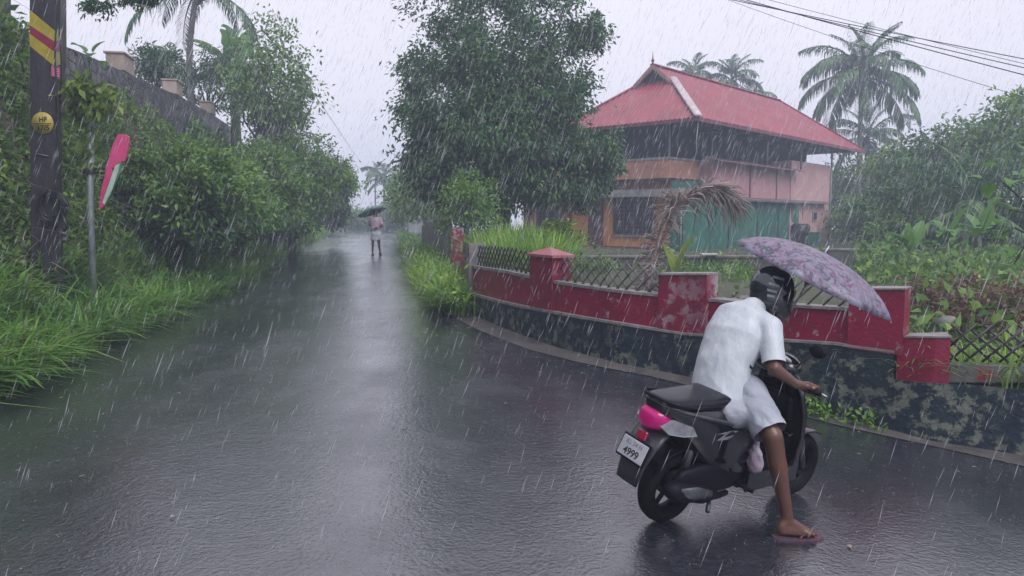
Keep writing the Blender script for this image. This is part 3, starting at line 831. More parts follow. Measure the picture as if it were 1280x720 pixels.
# far end of the road
FT = [(388, 272, 60, (3.0, 3, 1.6), 'hazy tree at the far left end of the road'), (432, 274, 78, (3.4, 3, 1.4), 'hazy low tree left of the walker at the road end'), (462, 278, 95, (4, 3, 1.0), 'faint tree straight behind the walker'), (503, 272, 80, (2.6, 3, 1.5), 'faint tree right of the walker in the haze'),
      (520, 252, 52, (1.4, 1.5, 1.3), 'hazy tree left of the grey gate'), (530, 245, 42, (2.0, 2, 1.7), 'tree above the grey gate beyond the slab fence'), (528, 266, 58, (2.0, 2, 1.5), 'hazy shrubby tree behind the grey gate'), (560, 240, 34, (2.0, 2.0, 1.9), 'tree behind the slab fence merging with the huge tree')]
for i, (u, v, D, r, lab) in enumerate(FT):
    tree('broadleaf_tree', lab, 'tree', base_of(u, D), at(u, v, D), r, .12 + .004 * D, None, 60, 60, 130 + i, LEAF_MID, .12, 'trees at the far end of the road', .4, .32, 8)
palm('coconut_palm', 'faint far palm between the sky gap and the huge tree', base_of(480, 72), at(480, 222, 72), 14, 2.4, .7, .11, 26, 17, .13, None, False)
palm('coconut_palm', 'fainter second palm beyond the walker against the sky', base_of(472, 95), at(470, 212, 95), 10, 1.8, .6, .11, 22, 18, .12, None, False)
# ------------------------------------------------------------ compound wall
M_RED = pm('red wall paint', (.26, .008, .045), .38, (.17, .006, .03), 2.2, bump=.3, bscale=35, col3=(.36, .31, .32), s3=7, t3=.575)
M_RED2 = pm('worn red paint', (.24, .008, .04), .4, (.14, .01, .03), 3, bump=.35, bscale=35, col3=(.34, .30, .32), s3=5, t3=.49)
M_FOUND = pm('blackened plinth', (.012, .018, .032), .55, (.02, .035, .045), 3, bump=.9, bscale=16, col3=(.16, .175, .14), s3=9, t3=.50, spec=.25)
M_PLASTER = pm('weathered grey plaster', (.16, .155, .14), .6, (.07, .07, .065), 3.5, bump=.5, bscale=25, col3=(.24, .02, .04), s3=3.2, t3=.6)
M_GREY = pm('mossy grey block wall', (.13, .13, .115), .65, (.06, .068, .05), 2.2, bump=.5, bscale=20, col3=(.28, .27, .24), s3=5, t3=.63)
M_CAP = pm('worn coping', (.3, .28, .27), .5, (.16, .14, .14), 7, bump=.4, bscale=40)
M_BAR = pm('black iron bars', (.02, .02, .024), .35, (.05, .035, .03), 8, metal=.2, bump=.1)
M_BARL = pm('faded iron bars', (.2, .2, .21), .35, (.06, .055, .055), 9, metal=.2, bump=.1)

us = [w[0] for w in WF]
def wp(u):
    return Vector((float(np.interp(u, us, [w[1].x for w in WF])), float(np.interp(u, us, [w[1].y for w in WF])), 0))
def vtab(k):
    return lambda u: float(np.interp(u, us, [w[k] for w in WF]))
vdark, vred = vtab(2), vtab(3)

def pathprism(pts, zb, zt, f0, f1):
    """pts: (x,y) along the wall, road side on the right hand of travel; zb/zt lists"""
    n = len(pts); V = []
    for i, p in enumerate(pts):
        a = pts[max(i - 1, 0)]; b_ = pts[min(i + 1, n - 1)]
        t = Vector((b_[0] - a[0], b_[1] - a[1], 0)).normalized(); nn = Vector((t.y, -t.x, 0))
        P = Vector((p[0], p[1], 0))
        for f, z in ((f0, zb[i]), (f0, zt[i]), (-f1, zt[i]), (-f1, zb[i])):
            q = P + nn * f; V.append((q.x, q.y, z))
    F = []
    for i in range(n - 1):
        for k in range(4): F.append((4 * i + k, 4 * i + (k + 1) % 4, 4 * i + 4 + (k + 1) % 4, 4 * i + 4 + k))
    F += [(0, 1, 2, 3), (4 * n - 1, 4 * n - 2, 4 * n - 3, 4 * n - 4)]
    return V, F
def useg(u1, u2, step=8):
    n = max(2, int((u2 - u1) / step) + 1); return [u1 + (u2 - u1) * i / (n - 1) for i in range(n)]
def upp(u1, u2, vt, vb, f0, f1):
    U = useg(u1, u2); P = [wp(u) for u in U]
    zt = [zat(vt(u) if callable(vt) else vt, p.y) for u, p in zip(U, P)]
    zb = [(zat(vb(u) if callable(vb) else vb, p.y) if vb is not None else float(rz(p.x, p.y)) - .15) for u, p in zip(U, P)]
    return pathprism([(p.x, p.y) for p in P], zb, zt, f0, f1)

wall = thing('compound_wall', 'curved crimson compound wall on a blackened plinth with diagonal bar fencing', 'wall', (wp(860).x, wp(860).y, float(rz(wp(860).x, wp(860).y))))
mb = MB(); mb.add(*upp(586, 1115, vdark, None, .05, .2)); mb.add(*upp(1115.5, 1278, lambda u: 474 + (u - 1115) * .075, None, .05, .2))
zE = zat(486, WF[-1][1].y)
ex = [(WF[-1][1].x, WF[-1][1].y)] + [(p.x, p.y) for p in EXT[:4]]
ex2 = [(ex[i][0] + (ex[i + 1][0] - ex[i][0]) * k / 8, ex[i][1] + (ex[i + 1][1] - ex[i][1]) * k / 8) for i in range(4) for k in range(8)] + [ex[-1]]
def zcon(L_, z0, z1): return [z0 + (z1 - z0) * i / (len(L_) - 1) for i in range(len(L_))]
mb.add(*pathprism(ex2, [float(rz(*p)) - .15 for p in ex2], zcon(ex2, zE, zE - .3), .05, .2))
bk = [(BACK[0].x + (WF[0][1].x - BACK[0].x) * k / 5, BACK[0].y + (WF[0][1].y - BACK[0].y) * k / 5) for k in range(6)]
zf0 = zat(vdark(586), WF[0][1].y); zr0 = zat(vred(592), WF[0][1].y)
mb.add(*pathprism(bk, [float(rz(*p)) - .15 for p in bk], zcon(bk, zf0 + .06, zf0), .05, .2))
mb.build('plinth', M_FOUND, wall)
mb = MB(); mb.add(*upp(586, 1115, lambda u: vdark(u) - 2.6, lambda u: vdark(u) + .4, .065, .0)); mb.build('plinth_ledge', M_CAP, wall)
mb = MB()
for a, c_ in ((592, 668), (694, 824), (885, 1057)): mb.add(*upp(a, c_, vred, lambda u: vdark(u) - 1, .0, .15))
mb.add(*pathprism(bk[1:], zcon(bk[1:], zf0 + .05, zf0 - .01), zcon(bk[1:], zr0 + .05, zr0), .0, .15))
mb.build('low_wall', M_RED, wall)
mb = MB()
for a, c_ in ((592, 668), (694, 824), (885, 1057)): mb.add(*upp(a, c_, lambda u: vred(u) - 3.2, lambda u: vred(u) + .3, .02, .17))
mb.build('coping', M_CAP, wall)
def pillar(u1, u2, vt, vb, f0, f1, m_=M_RED2, capv=None, label=None, name='pillar'):
    m2 = MB(); m2.add(*upp(u1, u2, vt, vb, f0, f1)); o = m2.build(name, m_, wall, label=label)
    if capv is not None:
        m3 = MB(); U = (u1 - 2, u2 + 2); P = [wp(u) for u in U]; t = (P[1] - P[0]).normalized(); nn = Vector((t.y, -t.x, 0))
        z = zat(vt, P[0].y) + .004; Q = [P[0] + nn * (f0 + .03), P[1] + nn * (f0 + .03), P[1] - nn * (f1 + .03), P[0] - nn * (f1 + .03)]
        c = sum(Q, Vector()) / 4; V = [(q.x, q.y, z) for q in Q] + [(q.x, q.y, z + .035) for q in Q] + [(c.x, c.y, z + .13)]
        m3.add(V, [(0, 1, 2, 3), (0, 1, 5, 4), (1, 2, 6, 5), (2, 3, 7, 6), (3, 0, 4, 7), (4, 5, 8), (5, 6, 8), (6, 7, 8), (7, 4, 8)])
        m3.build('pillar_cap', pm('pinkish cap', (.36, .07, .09), .4, (.3, .16, .16), 6), o)
    return o
pillar(668, 694, 320, lambda u: vdark(u) - .5, .04, .24, M_RED, 1, 'square red pillar with a small pyramid cap')
pillar(824.5, 884.5, 343, lambda u: vdark(u) + 1, .05, .2, M_RED2, None, 'wide red panel with peeling grey patches')
pillar(1057.5, 1125, 361, lambda u: vdark(u) + 2, .06, .2, M_RED, None, 'tall plain red panel')
mb = MB(); mb.add(*upp(824, 885, 341.2, 343.5, .065, .215)); mb.add(*upp(1057, 1126, 359.5, 361.4, .075, .215)); mb.add(*upp(1126.2, 1182, 419.2, 421.2, .055, .205)); mb.build('panel_coping', M_CAP, wall)
pillar(1118, 1181, 421, lambda u: 478 + (u - 1117) * .05, .042, .19, M_RED, None, 'low stepped red block')
pillar(585, 592, 304, None, .06, .2, pm('grey post', (.22, .2, .19), .6, (.1, .09, .09), 6, bump=.4), None, 'plain grey corner post')
# red post at the start of the fence
mb = MB(); mb.box((BACK[0].x, BACK[0].y, .95), (.28, .3, 1.25)); mb.build('pillar', M_RED2, wall, label='narrow red post farthest back')
# low plinth wall on the right with flaking red
mb = MB(); mb.add(*upp(1181.5, 1278, lambda u: 456 + (u - 1181) * .03, lambda u: 478, .0, .13))
zP = zat(459, WF[-1][1].y); mb.add(*pathprism(ex2, zcon(ex2, zE - .02, zE - .32), zcon(ex2, zP, zP - .3), .0, .13)); mb.build('low_wall', M_PLASTER, wall, label='low grey plaster wall with flaking red patches')

def lattice(name, pts, z0, z1, sp, m_, label=None, r=.011, off=-.07, droop=0, cross=True):
    """diagonal bars between heights z0/z1 along the path pts"""
    d = [0]
    for a, b_ in zip(pts[:-1], pts[1:]): d.append(d[-1] + math.hypot(b_[0] - a[0], b_[1] - a[1]))
    Lt = d[-1]
    def P(s, k):
        s = min(max(s, 0), Lt); x = float(np.interp(s, d, [p[0] for p in pts])); y = float(np.interp(s, d, [p[1] for p in pts]))
        zz = float(np.interp(s, d, z0)) * (1 - k) + float(np.interp(s, d, z1)) * k
        s2 = min(s + .05, Lt); s1 = s2 - .05
        t = Vector((float(np.interp(s2, d, [p[0] for p in pts])) - float(np.interp(s1, d, [p[0] for p in pts])), float(np.interp(s2, d, [p[1] for p in pts])) - float(np.interp(s1, d, [p[1] for p in pts])), 0)).normalized()
        return Vector((x, y, zz)) + Vector((t.y, -t.x, 0)) * off
    hh = z1[0] - z0[0]; m2 = MB(); n = int(Lt / sp) + 2; rl = random.Random(int(Lt * 100))
    for i in range(-2, n):
        for sg in ((1, -1) if cross else (1,)):
            s0 = i * sp; s1 = s0 + hh * sg
            lo, hi = (0, 1)
            if sg < 0: s0, s1 = s0 + hh, s0
            # clip
            k0 = 0; k1 = 1
            def cl(s): return min(max(s, 0), Lt)
            if (s0 < 0 and s1 < 0) or (s0 > Lt and s1 > Lt): continue
            ka = (cl(s0) - s0) / (s1 - s0); kb = 1 - (s1 - cl(s1)) / (s1 - s0)
            if abs(kb - ka) < .1: continue
            a = P(s0 + (s1 - s0) * ka, ka); b_ = P(s0 + (s1 - s0) * kb, kb * rl.uniform(.94, 1.03))
            o2 = Vector((0, 0, 0)) if sg > 0 else Vector((.012, .012, 0))
            m2.rod(a + o2, b_ + o2, r, 6)
    return m2.build(name, m_, wall, label=label)
for (a, c_, m_, cr, lab) in ((593, 667, M_BAR, True, 'black diagonal bars'), (695, 824, M_BARL, True, 'criss-crossed faded bars'), (930, 1056, M_BARL, False, 'parallel slanting faded bars'), (1183, 1278, M_BAR, True, 'criss-crossed dark bars')):
    U = useg(a, c_, 6); P = [wp(u) for u in U]
    vv = vred if a < 1100 else (lambda u: 456 + (u - 1181) * .03)
    zz0 = [zat(vv(u) - 3, p.y) for u, p in zip(U, P)]
    lattice('fence_panel', [(p.x, p.y) for p in P], zz0, [z + (.34 if a < 1100 else .33) for z in zz0], .155 if a < 1100 else .13, m_, lab, cross=cr)
P = ex2[:20]; lattice('fence_panel', P, [zP] * 20, [zP + .33] * 20, .15, M_BAR, 'criss-crossed dark bars')
lattice('fence_panel', bk[1:], [zr0 + .03] * 5, [zr0 + .36] * 5, .16, M_BAR, 'dark bars beside the red post')

# ------------------------------------------------------------ slab fence, gate, grey yard walls
t = thing('slab_fence', 'grey fence of upright concrete slabs along the road beyond the red wall', 'fence', (-1.6, 19.1, float(rz(-1.6, 19.1))))
M_SLAB = pm('weathered concrete slabs', (.22, .215, .215), .6, (.11, .11, .11), 4, bump=.5, bscale=18, stretch=(1, 1, .3))
A, B_ = Vector((-1.6, 19.2, 0)), Vector((-3.62, 30.8, 0)); dv = (B_ - A); n_ = 30; ang = math.atan2(dv.y, dv.x); Rz = Matrix.Rotation(ang, 3, 'Z'); rs = random.Random(9)
for i in range(n_):
    q = A.lerp(B_, (i + .5) / n_); z = float(rz(q.x, q.y)); hh = 1.65 - .55 * i / n_ + rs.uniform(-.06, .05)
    m2 = MB().box((q.x, q.y, z + hh / 2 - .05), (dv.length / n_ * .9, .06, hh), Rz @ Matrix.Rotation(rs.uniform(-.03, .03), 3, 'Y'), .012); m2.build('slab', M_SLAB, t)
m2 = MB().box((A.lerp(B_, .5).x + .06, A.lerp(B_, .5).y, float(rz(-2.9, 25)) + .55), (dv.length, .05, .09), Rz); m2.build('rail', M_SLAB, t)
# grey gate facing the road, farther on
t = thing('metal_gate', 'plain pale grey sheet gate at the far end of the slab fence', 'gate', (-6.0, 48, float(rz(-6.0, 48))))
zg = float(rz(-6.0, 48)); M_GATE = pm('grey sheet metal', (.36, .38, .42), .45, (.25, .26, .29), 2, bump=.1)
MB().box((-6.0, 48, zg + .78), (1.0, .05, 1.5), None, .01).build('gate_leaf', M_GATE, t)
m2 = MB()
for xx in (-6.56, -5.44): m2.box((xx, 48, zg + .8), (.09, .09, 1.68), None, .01)
m2.build('gate_post', M_SLAB, t)
m2 = MB().box((-6.0, 47.97, zg + 1.2), (.95, .03, .05)); m2.box((-6.0, 47.97, zg + .35), (.95, .03, .05)); m2.build('gate_rail', M_GATE, t)
# grey yard wall behind the red one
def yardwall(name, label, pts, zt, th, m_, extra=None):
    p0 = pts[0]; t = thing(name, label, 'wall', (p0[0], p0[1], float(yardz(p0[0], p0[1]))))
    m2 = MB(); m2.add(*pathprism(pts, [float(yardz(*p)) - .25 for p in pts], zt, 0, th)); m2.build('wall', m_, t)
    m2 = MB(); m2.add(*pathprism(pts, [z + .002 for z in zt], [z + .05 for z in zt], .03, th + .03)); m2.build('coping', M_CAP, t)
    return t
def pl(u1, u2, D1, D2, n=14): 
    r = []
    for i in range(n): 
        k = i / (n - 1); p = at(u1 + (u2 - u1) * k, 300, D1 + (D2 - D1) * k); r.append((p.x, p.y))
    return r
pts = pl(700, 1018, 19.5, 17.0); yardwall('yard_wall', 'low mossy grey wall in the yard in front of the orange house', pts, [zat(322, p[1]) for p in pts], .16, M_GREY)
pts = pl(1019, 1106, 19.5, 19.0, 4); yardwall('yard_wall', 'taller plain grey wall panel right of the house behind the umbrella', pts, [zat(313, p[1]) for p in pts], .16, pm('dark grey plaster', (.13, .135, .125), .6, (.07, .075, .065), 2.5, bump=.4))
t = thing('water_tap_slab', 'small white slab lying on top of the low mossy yard wall', 'slab', at(886, 321, 17.9)); p = at(886, 319, 17.9)
m2 = MB().box(p + Vector((0, 0, .02)), (.38, .2, .05), None, .01); m2.build('slab_top', pm('white slab', (.5, .5, .5), .5, (.35, .35, .35), 4), t)
m2 = MB().box(p + Vector((0, -.02, -.03)), (.1, .12, .05), None, .01); m2.build('slab_foot', M_GREY, t)
# rubble
rs = random.Random(31)
rub = MB()
for i in range(130):
    u = rs.uniform(884, 960); D = rs.uniform(9.0, 11.0); p = at(u, 360, D); z = float(yardz(p.x, p.y)) + rs.uniform(-.02, .42 * (1 - abs(D - 10.2) / 1.4))
    r = rs.uniform(.05, .13); R = Matrix.Rotation(rs.uniform(0, 3), 3, Vector((rs.random(), rs.random(), rs.random())).normalized())
    bmv = []
    rub.box((p.x, p.y, z), (r * rs.uniform(1, 2), r * rs.uniform(.8, 1.5), r * rs.uniform(.5, 1)), R, r * .3)
o = rub.build('rubble', pm('broken stones', (.2, .18, .18), .6, (.1, .09, .09), 5, bump=.5)); tag(o, 'heap of broken stones behind the red wall beside the helmet', 'rubble', kind='stuff')
o = MB()
o.ell(at(1182, 402, 8.6), (.15, .12, .08), None, 14, 9); me = o.mesh('rock')
for v in me.vertices: v.co += v.normal * .03 * mnoise.noise(v.co * 9)
o = link('rock', me, pm('pale rock', (.22, .2, .19), .6, (.14, .13, .12), 5, bump=.5)); tag(o, 'pale rounded rock behind the strap grass above the stepped block', 'rock')

# dead palm frond bending over the yard wall
t = thing('withered_palm', 'withered brown palm with one arching frond of dead leaflets before the green netting', 'dead palm', at(806, 372, 13.2))
cur = [(806, 372), (812, 350), (817, 325), (824, 298), (836, 270), (850, 249), (868, 237), (888, 234), (905, 242), (917, 256)]
pts = [at(u, v, 13.2 + .05 * i) for i, (u, v) in enumerate(cur)]
MB().tube(pts, [.06, .06, .055, .05, .04, .032, .026, .02, .014, .008], 8).build('stalk', pm('dead stalk', (.3, .22, .2), .7, (.16, .11, .1), 6, bump=.5), t)
rg2 = np.random.default_rng(77); V = []; F = []
pa = np.array([tuple(p) for p in pts])
for i in range(950):
    f = rg2.uniform(.1, len(pts) - 1.01); k = int(f); c = pa[k] * (1 - f + k) + pa[k + 1] * (f - k); tg = unit(pa[k + 1] - pa[k])
    side = rg2.choice([-1, 1]); up = f / len(pts)
    d = unit(np.array([side * .55 + (.5 if f > 5 else -.25), rg2.normal() * .4, -.15 + .5 * (f > 4) * (f < 7.5) * (side > 0)]) + tg * .55 + rg2.normal(size=3) * .33)
    l = rg2.uniform(.35, .75) * (.62 if f < 4 else 1.0 if f < 8 else .6); w = .0115
    wv = unit(np.cross(d, rg2.normal(size=3))) * w; dn = np.array([0, 0, -1.0])
    P4 = [c, c + d * l * .4 + dn * l * .08, c + d * l * .7 + dn * l * .2, c + d * l * .92 + dn * l * .5]
    b = len(V)
    for q, ww in zip(P4, (.6, 1, .8, .2)): V += [q - wv * ww, q + wv * ww]
    F += [(b, b + 1, b + 3, b + 2), (b + 2, b + 3, b + 5, b + 4), (b + 4, b + 5, b + 7, b + 6)]
link('dead_leaflets', npmesh('dead_leaflets', V, F), LEAF_DRY, t)
p0 = at(842, 352, 13.0)
for q, (dx_, tilt, s) in enumerate([(0, 0, .62), (.05, .5, .5)]):
    o = bpy.data.objects.new('green_leaf', PAD[0].copy()); o.data.materials.clear(); o.data.materials.append(LEAF_YEL); C.objects.link(o); o.parent = t
    o.location = p0 + Vector((dx_, 0, -.1)) - t.location; o.scale = (s, s * .8, s); o.rotation_euler = (0, 0, .2 + tilt * 4)

# ------------------------------------------------------------ left: stone wall, blocks, pole, posts, sign
m, nt, b = nodes('rubble masonry'); tc = N(nt, 'ShaderNodeTexCoord'); vv = N(nt, 'ShaderNodeTexVoronoi', feature='DISTANCE_TO_EDGE'); vv.inputs['Scale'].default_value = 3.6; v3 = N(nt, 'ShaderNodeTexVoronoi'); v3.inputs['Scale'].default_value = 3.6
nz = noise_(nt, tc.outputs['Object'], 5, 3); dd = mixc(nt, .06, tc.outputs['Object'], nz.outputs['Color'], 'ADD'); L(nt, dd, vv.inputs['Vector']); L(nt, dd, v3.inputs['Vector'])
c1 = ramp(nt, v3.outputs['Color'], [(.2, (.05, .05, .06)), (.8, (.13, .12, .13))]); e1 = ramp(nt, vv.outputs['Distance'], [(.02, (.35, .35, .35)), (.08, (1, 1, 1))])
L(nt, mixc(nt, 1, c1.outputs['Color'], e1.outputs['Color'], 'MULTIPLY'), b.inputs['Base Color']); b.inputs['Roughness'].default_value = .5
bp = N(nt, 'ShaderNodeBump'); bp.inputs['Strength'].default_value = 1; bp.inputs['Distance'].default_value = .06; L(nt, e1.outputs['Color'], bp.inputs['Height']); L(nt, bp.outputs['Normal'], b.inputs['Normal'])
M_STONE = m
ys = np.arange(13, 36, .6); pts = [(float(xl(y)) - 2.95, float(y)) for y in ys][::-1]
zt = [float(np.interp(p[1], [13, 17, 25, 30, 36], [5.15, 5.28, 5.72, 5.82, 5.8])) for p in pts]
t = thing('stone_wall', 'dark rubble stone retaining wall along the top of the left bank', 'wall', (pts[0][0], pts[0][1], 4.5))
m2 = MB(); m2.add(*pathprism(pts[::-1], [z - 1.4 for z in zt[::-1]], zt[::-1], 0, .45)); m2.build('masonry', M_STONE, t)
for (u1, u2, v1, v2, lab) in [(143, 176, 70, 91, 'largest pale tan block on the stone wall, nearest the pole'), (212, 236, 103, 121, 'middle tan block on the stone wall'), (256, 277, 127, 140, 'smallest tan block on the stone wall, nearest the banana plant')]:
    best = min(np.arange(14, 36, .1), key=lambda y: abs(px((float(xl(y)) - 2.95, y, 5.8))[0] - (u1 + u2) / 2))
    x = float(xl(best)) - 3.15; z1 = float(np.interp(best, [13, 17, 25, 30, 36], [5.15, 5.28, 5.72, 5.82, 5.8])); w = (u2 - u1) * best / 950
    m2 = MB().box((x, best, z1 + .21), (.42, w * 1.35, .42), Matrix.Rotation(.2, 3, 'Z'), .02); m2.box((x, best, z1 + .44), (.5, w * 1.45, .05), Matrix.Rotation(.2, 3, 'Z'), .01)
    o = m2.build('wall_block', pm('tan plaster', (.42, .33, .27), .6, (.3, .23, .19), 4)); tag(o, lab, 'block', 'tan blocks on the stone wall')

PD = 11.0
def quadbox(c, m_, name, parent=None, label=None):
    """c: 8 corners bottom 4 then top 4"""
    return MB().add(c, [(3, 2, 1, 0), (4, 5, 6, 7), (0, 1, 5, 4), (1, 2, 6, 5), (2, 3, 7, 6), (3, 0, 4, 7)]).build(name, m_, parent, label=label)
b0 = base_of(60, PD)
t = thing('utility_pole', 'dark concrete utility pole with yellow and red diagonal bands', 'utility pole', b0)
M_POLE = pm('dark wet concrete pole', (.055, .05, .058), .45, (.03, .028, .034), 5, bump=.6, bscale=30, stretch=(1, 1, .4), col3=(.10, .10, .12), s3=5, t3=.66, spec=.2)
def pc(v):  # cross-section at image row v
    k = (v + 300) / 750; lf = 36 + 3 * k; rt = 65 + 7 * k; bk_ = 73 + 7 * k
    a = at(lf, v, PD); b_ = at(rt, v, PD); c = at(bk_, v, PD + .34); d = at(lf + 6, v, PD + .34)
    return [a, b_, c, d]
lo, hi = pc(470), pc(-420)
dz = b0.z - .3 - lo[0].z
quadbox(lo + hi, M_POLE, 'pole', t)
def face(p, q, off=.004):
    return None
M_YEL = pm('yellow paint', (.42, .33, .03), .4, (.3, .24, .03), 6, col3=(.1, .09, .05), s3=7, t3=.62); M_MAR = pm('maroon paint', (.28, .015, .06), .4, (.18, .01, .04), 6)
def band(v0, v1, r0, r1, s0, s1, m_, lab):
    """front face from left rows v0..v1 to right rows r0..r1, then side rows s0..s1"""
    fo = Vector((-.0005, -.006, 0)); so = Vector((.006, -.002, 0))
    A0, A1 = pc(v0)[0] + fo, pc(v1)[0] + fo; B0, B1 = pc(r0)[1] + fo, pc(r1)[1] + fo
    C0, C1 = pc(s0)[2] + so, pc(s1)[2] + so; b0_, b1_ = B0 + Vector((.008, .004, 0)), B1 + Vector((.008, .004, 0))
    m2 = MB(); m2.add([A0, B0, B1, A1], [(0, 1, 2, 3)]); m2.add([B0, b0_, b1_, B1], [(0, 1, 2, 3)]); m2.add([b0_, C0, C1, b1_], [(0, 1, 2, 3)])
    m2.build('painted_band', m_, t, label=lab)
band(12, 31.5, 38, 52, 36, 50, M_YEL, 'upper yellow band'); band(31.6, 42, 52.1, 65, 51, 63, M_MAR, 'dark red band'); band(42.1, 57.5, 65.1, 83, 64, 80, M_YEL, 'lower yellow band')
m2 = MB().add([at(u, v, PD - .01) for u, v in ((64, 82), (75, 84), (75, 98), (64, 95))] + [at(u, v, PD + .002) for u, v in ((64, 82), (75, 84), (75, 98), (64, 95))], [(0, 1, 2, 3), (0, 4, 5, 1), (1, 5, 6, 2), (2, 6, 7, 3), (3, 7, 4, 0)])
st = m2.build('sticker', pm('pink sticker', (.5, .09, .22), .5, (.4, .07, .17), 8), t)
m2 = MB()
for k in range(4): m2.add([at(66, 85.0 + k * 2.7, PD - .013), at(73.2, 86.3 + k * 2.7, PD - .013), at(73.2, 87.2 + k * 2.7, PD - .013), at(66, 85.9 + k * 2.7, PD - .013)], [(0, 1, 2, 3)])
m2.build('printed_lines', pm('sticker print', (.8, .5, .6), .5), st)
Rf = Matrix.Rotation(PI / 2, 3, 'X')
c = at(53.5, 154, PD - .004)
pl_ = MB().tube([c, c + Vector((0, -.01, 0))], .155, 28); plate = pl_.build('number_disc', pm('yellow disc', (.44, .34, .05), .5, (.32, .25, .05), 5, col3=(.25, .2, .08), s3=7), t)
def txt(body, size, loc, R, m_, parent, name='lettering', depth=.0015, shear=0, bold=0, local=False):
    me = textmesh(body, size, Matrix.Translation(loc) @ R.to_4x4(), depth, shear, bold=bold); return link(name, me, m_, parent, local)
M_BLK = pm('black lettering', (.015, .015, .015), .5)
txt('HF', .1, at(53.5, 149.5, PD - .018), Matrix.Rotation(PI / 2, 3, 'X'), M_BLK, plate, bold=.002); txt('17/5', .1, at(54, 160, PD - .018), Matrix.Rotation(PI / 2, 3, 'X'), M_BLK, plate, bold=.002)
MB().box(at(53.5, 154.6, PD - .018), (.24, .003, .008)).build('dividing_line', M_BLK, plate)
MB().rod(at(45, 192, PD - .02), at(60, 195, PD - .02), .008).build('bracket', M_BARL, t)
m2 = MB()
for q in range(26):
    x0 = 76 + 1.5 * math.sin(q * .8)
m2.tube([at(71 + 2.2 * math.sin(q * .55), -60 + q * 15, PD - .03) for q in range(24)], .013, 6); m2.tube([at(75 + 1.6 * math.sin(q * .7 + 1), -60 + q * 15, PD + .1) for q in range(23)], .012, 6)
m2.build('down_cable', M_BLK, t)
# coil of wire
m2 = MB(); rs = random.Random(3); c = at(66, 259, PD - .07)
for q in range(11):
    r = rs.uniform(.13, .21); cx, cz = c.x + rs.uniform(-.03, .03), c.z + rs.uniform(-.03, .03); y0 = c.y + rs.uniform(-.03, .03)
    m2.tube([(cx + r * math.cos(a), y0 + .015 * math.sin(3 * a + q), cz + r * 1.1 * math.sin(a)) for a in np.linspace(0, 2 * PI, 26)], .0085, 5)
m2.tube([c + Vector((.13, 0, -.1)), c + Vector((.2, -.01, -.3)), c + Vector((.14, 0, -.34))], .02, 6)
o = m2.build('wire_coil', pm('black cable', (.02, .02, .025), .3)); tag(o, 'coil of black cable hanging on the striped utility pole', 'cable coil')
# metal post with creeper and tilted sign
D2 = 11.4; b0 = base_of(113, D2); t = thing('metal_post', 'thin grey metal post wearing a tuft of creeper, right of the striped pole', 'post', b0)
M_GALV = pm('galvanised steel', (.3, .33, .34), .4, (.18, .2, .21), 8, metal=.4, bump=.15)
MB().tube([b0 - Vector((0, 0, .2)), at(112.5, 250, D2), at(114, 136, D2)], [.05, .047, .045], 12).build('tube', M_GALV, t)
MB().box(at(112.5, 214, D2), (.16, .16, .07), None, .01).box(at(128, 211, D2), (.34, .03, .035)).box(at(124, 216, D2), (.3, .03, .03)).build('clamp', M_BAR, t)
cc, P, out, rng = crown_points(at(114, 126, D2), (.32, .3, .36), 24, 22, 61, .1, .45)
Pv = np.array([tuple(at(113 + 4 * math.sin(k * .7), 140 + k * 1.1, D2)) for k in range(60)]) + rng.normal(size=(60, 3)) * .05; P = np.concatenate([P, Pv])
V, F = leafquads(P, .17, .085, np.array([0, 0, -.5]), .8, rng)
o = link('creeper', npmesh('creeper', V, F), LEAF_YEL); tag(o, 'yellow green creeper clump on top of the thin metal post', 'creeper plant')
t = thing('road_sign', 'red and white sign plate seen almost edge on, tilted beside the metal post', 'road sign', at(140, 215, D2 - .1))
def slab(poly, D, th, m_, name, par):
    P = [at(u, v, D + .25 * (u - 126) / 34) for u, v in poly]; return MB().prism(P, (.004, th, 0)).build(name, m_, par)
slab([(147, 168), (156, 168), (161, 171), (160, 186), (156, 201), (150, 203), (146, 206), (137, 236), (129, 258), (124, 262), (126, 240), (134, 206), (140, 184)], D2 - .12, .03, pm('crimson sign enamel', (.55, .03, .15), .25, (.42, .02, .11), 5, coat=.4), 'rim', t)
slab([(149, 204.5), (147, 214), (140, 236), (130, 256), (128, 253), (138, 224), (144, 207)], D2 - .135, .012, pm('pale green sign face', (.4, .5, .42), .25, (.25, .4, .3), 14, coat=.4), 'face', t)
slab([(150, 203), (152, 205), (150, 213), (138, 243), (132, 254), (140, 236), (147, 214)], D2 - .128, .03, pm('green sign edge', (.05, .2, .1), .3), 'green_stripe', t)
# guard rail
t = thing('guard_rail', 'grey rail behind the grass at the left picture edge', 'guard rail', base_of(20, 11.3))
a, b_ = at(-120, 296, 11.2), at(84, 296, 11.35)
m2 = MB(); 
for dz, dy in ((-.075, 0), (-.03, -.03), (.03, -.03), (.075, 0)): pass
prof = [(-.09, 0), (-.05, -.04), (0, 0), (.05, -.04), (.09, 0), (.09, .01), (.05, -.03), (0, .01), (-.05, -.03), (-.09, .01)]
V = [(a.x, a.y + y, a.z + z) for z, y in prof] + [(b_.x, b_.y + y, b_.z + z) for z, y in prof]
m2.add(V, [(i, (i + 1) % 10, 10 + (i + 1) % 10, 10 + i) for i in range(10)] + [tuple(range(10))[::-1], tuple(range(10, 20))]); m2.build('beam', M_GALV, t)
m2 = MB()
for u in (-60, 15): p = at(u, 296, 11.4); m2.box((p.x, p.y, p.z - .4), (.09, .07, 1.1))
m2.build('rail_post', M_GALV, t)

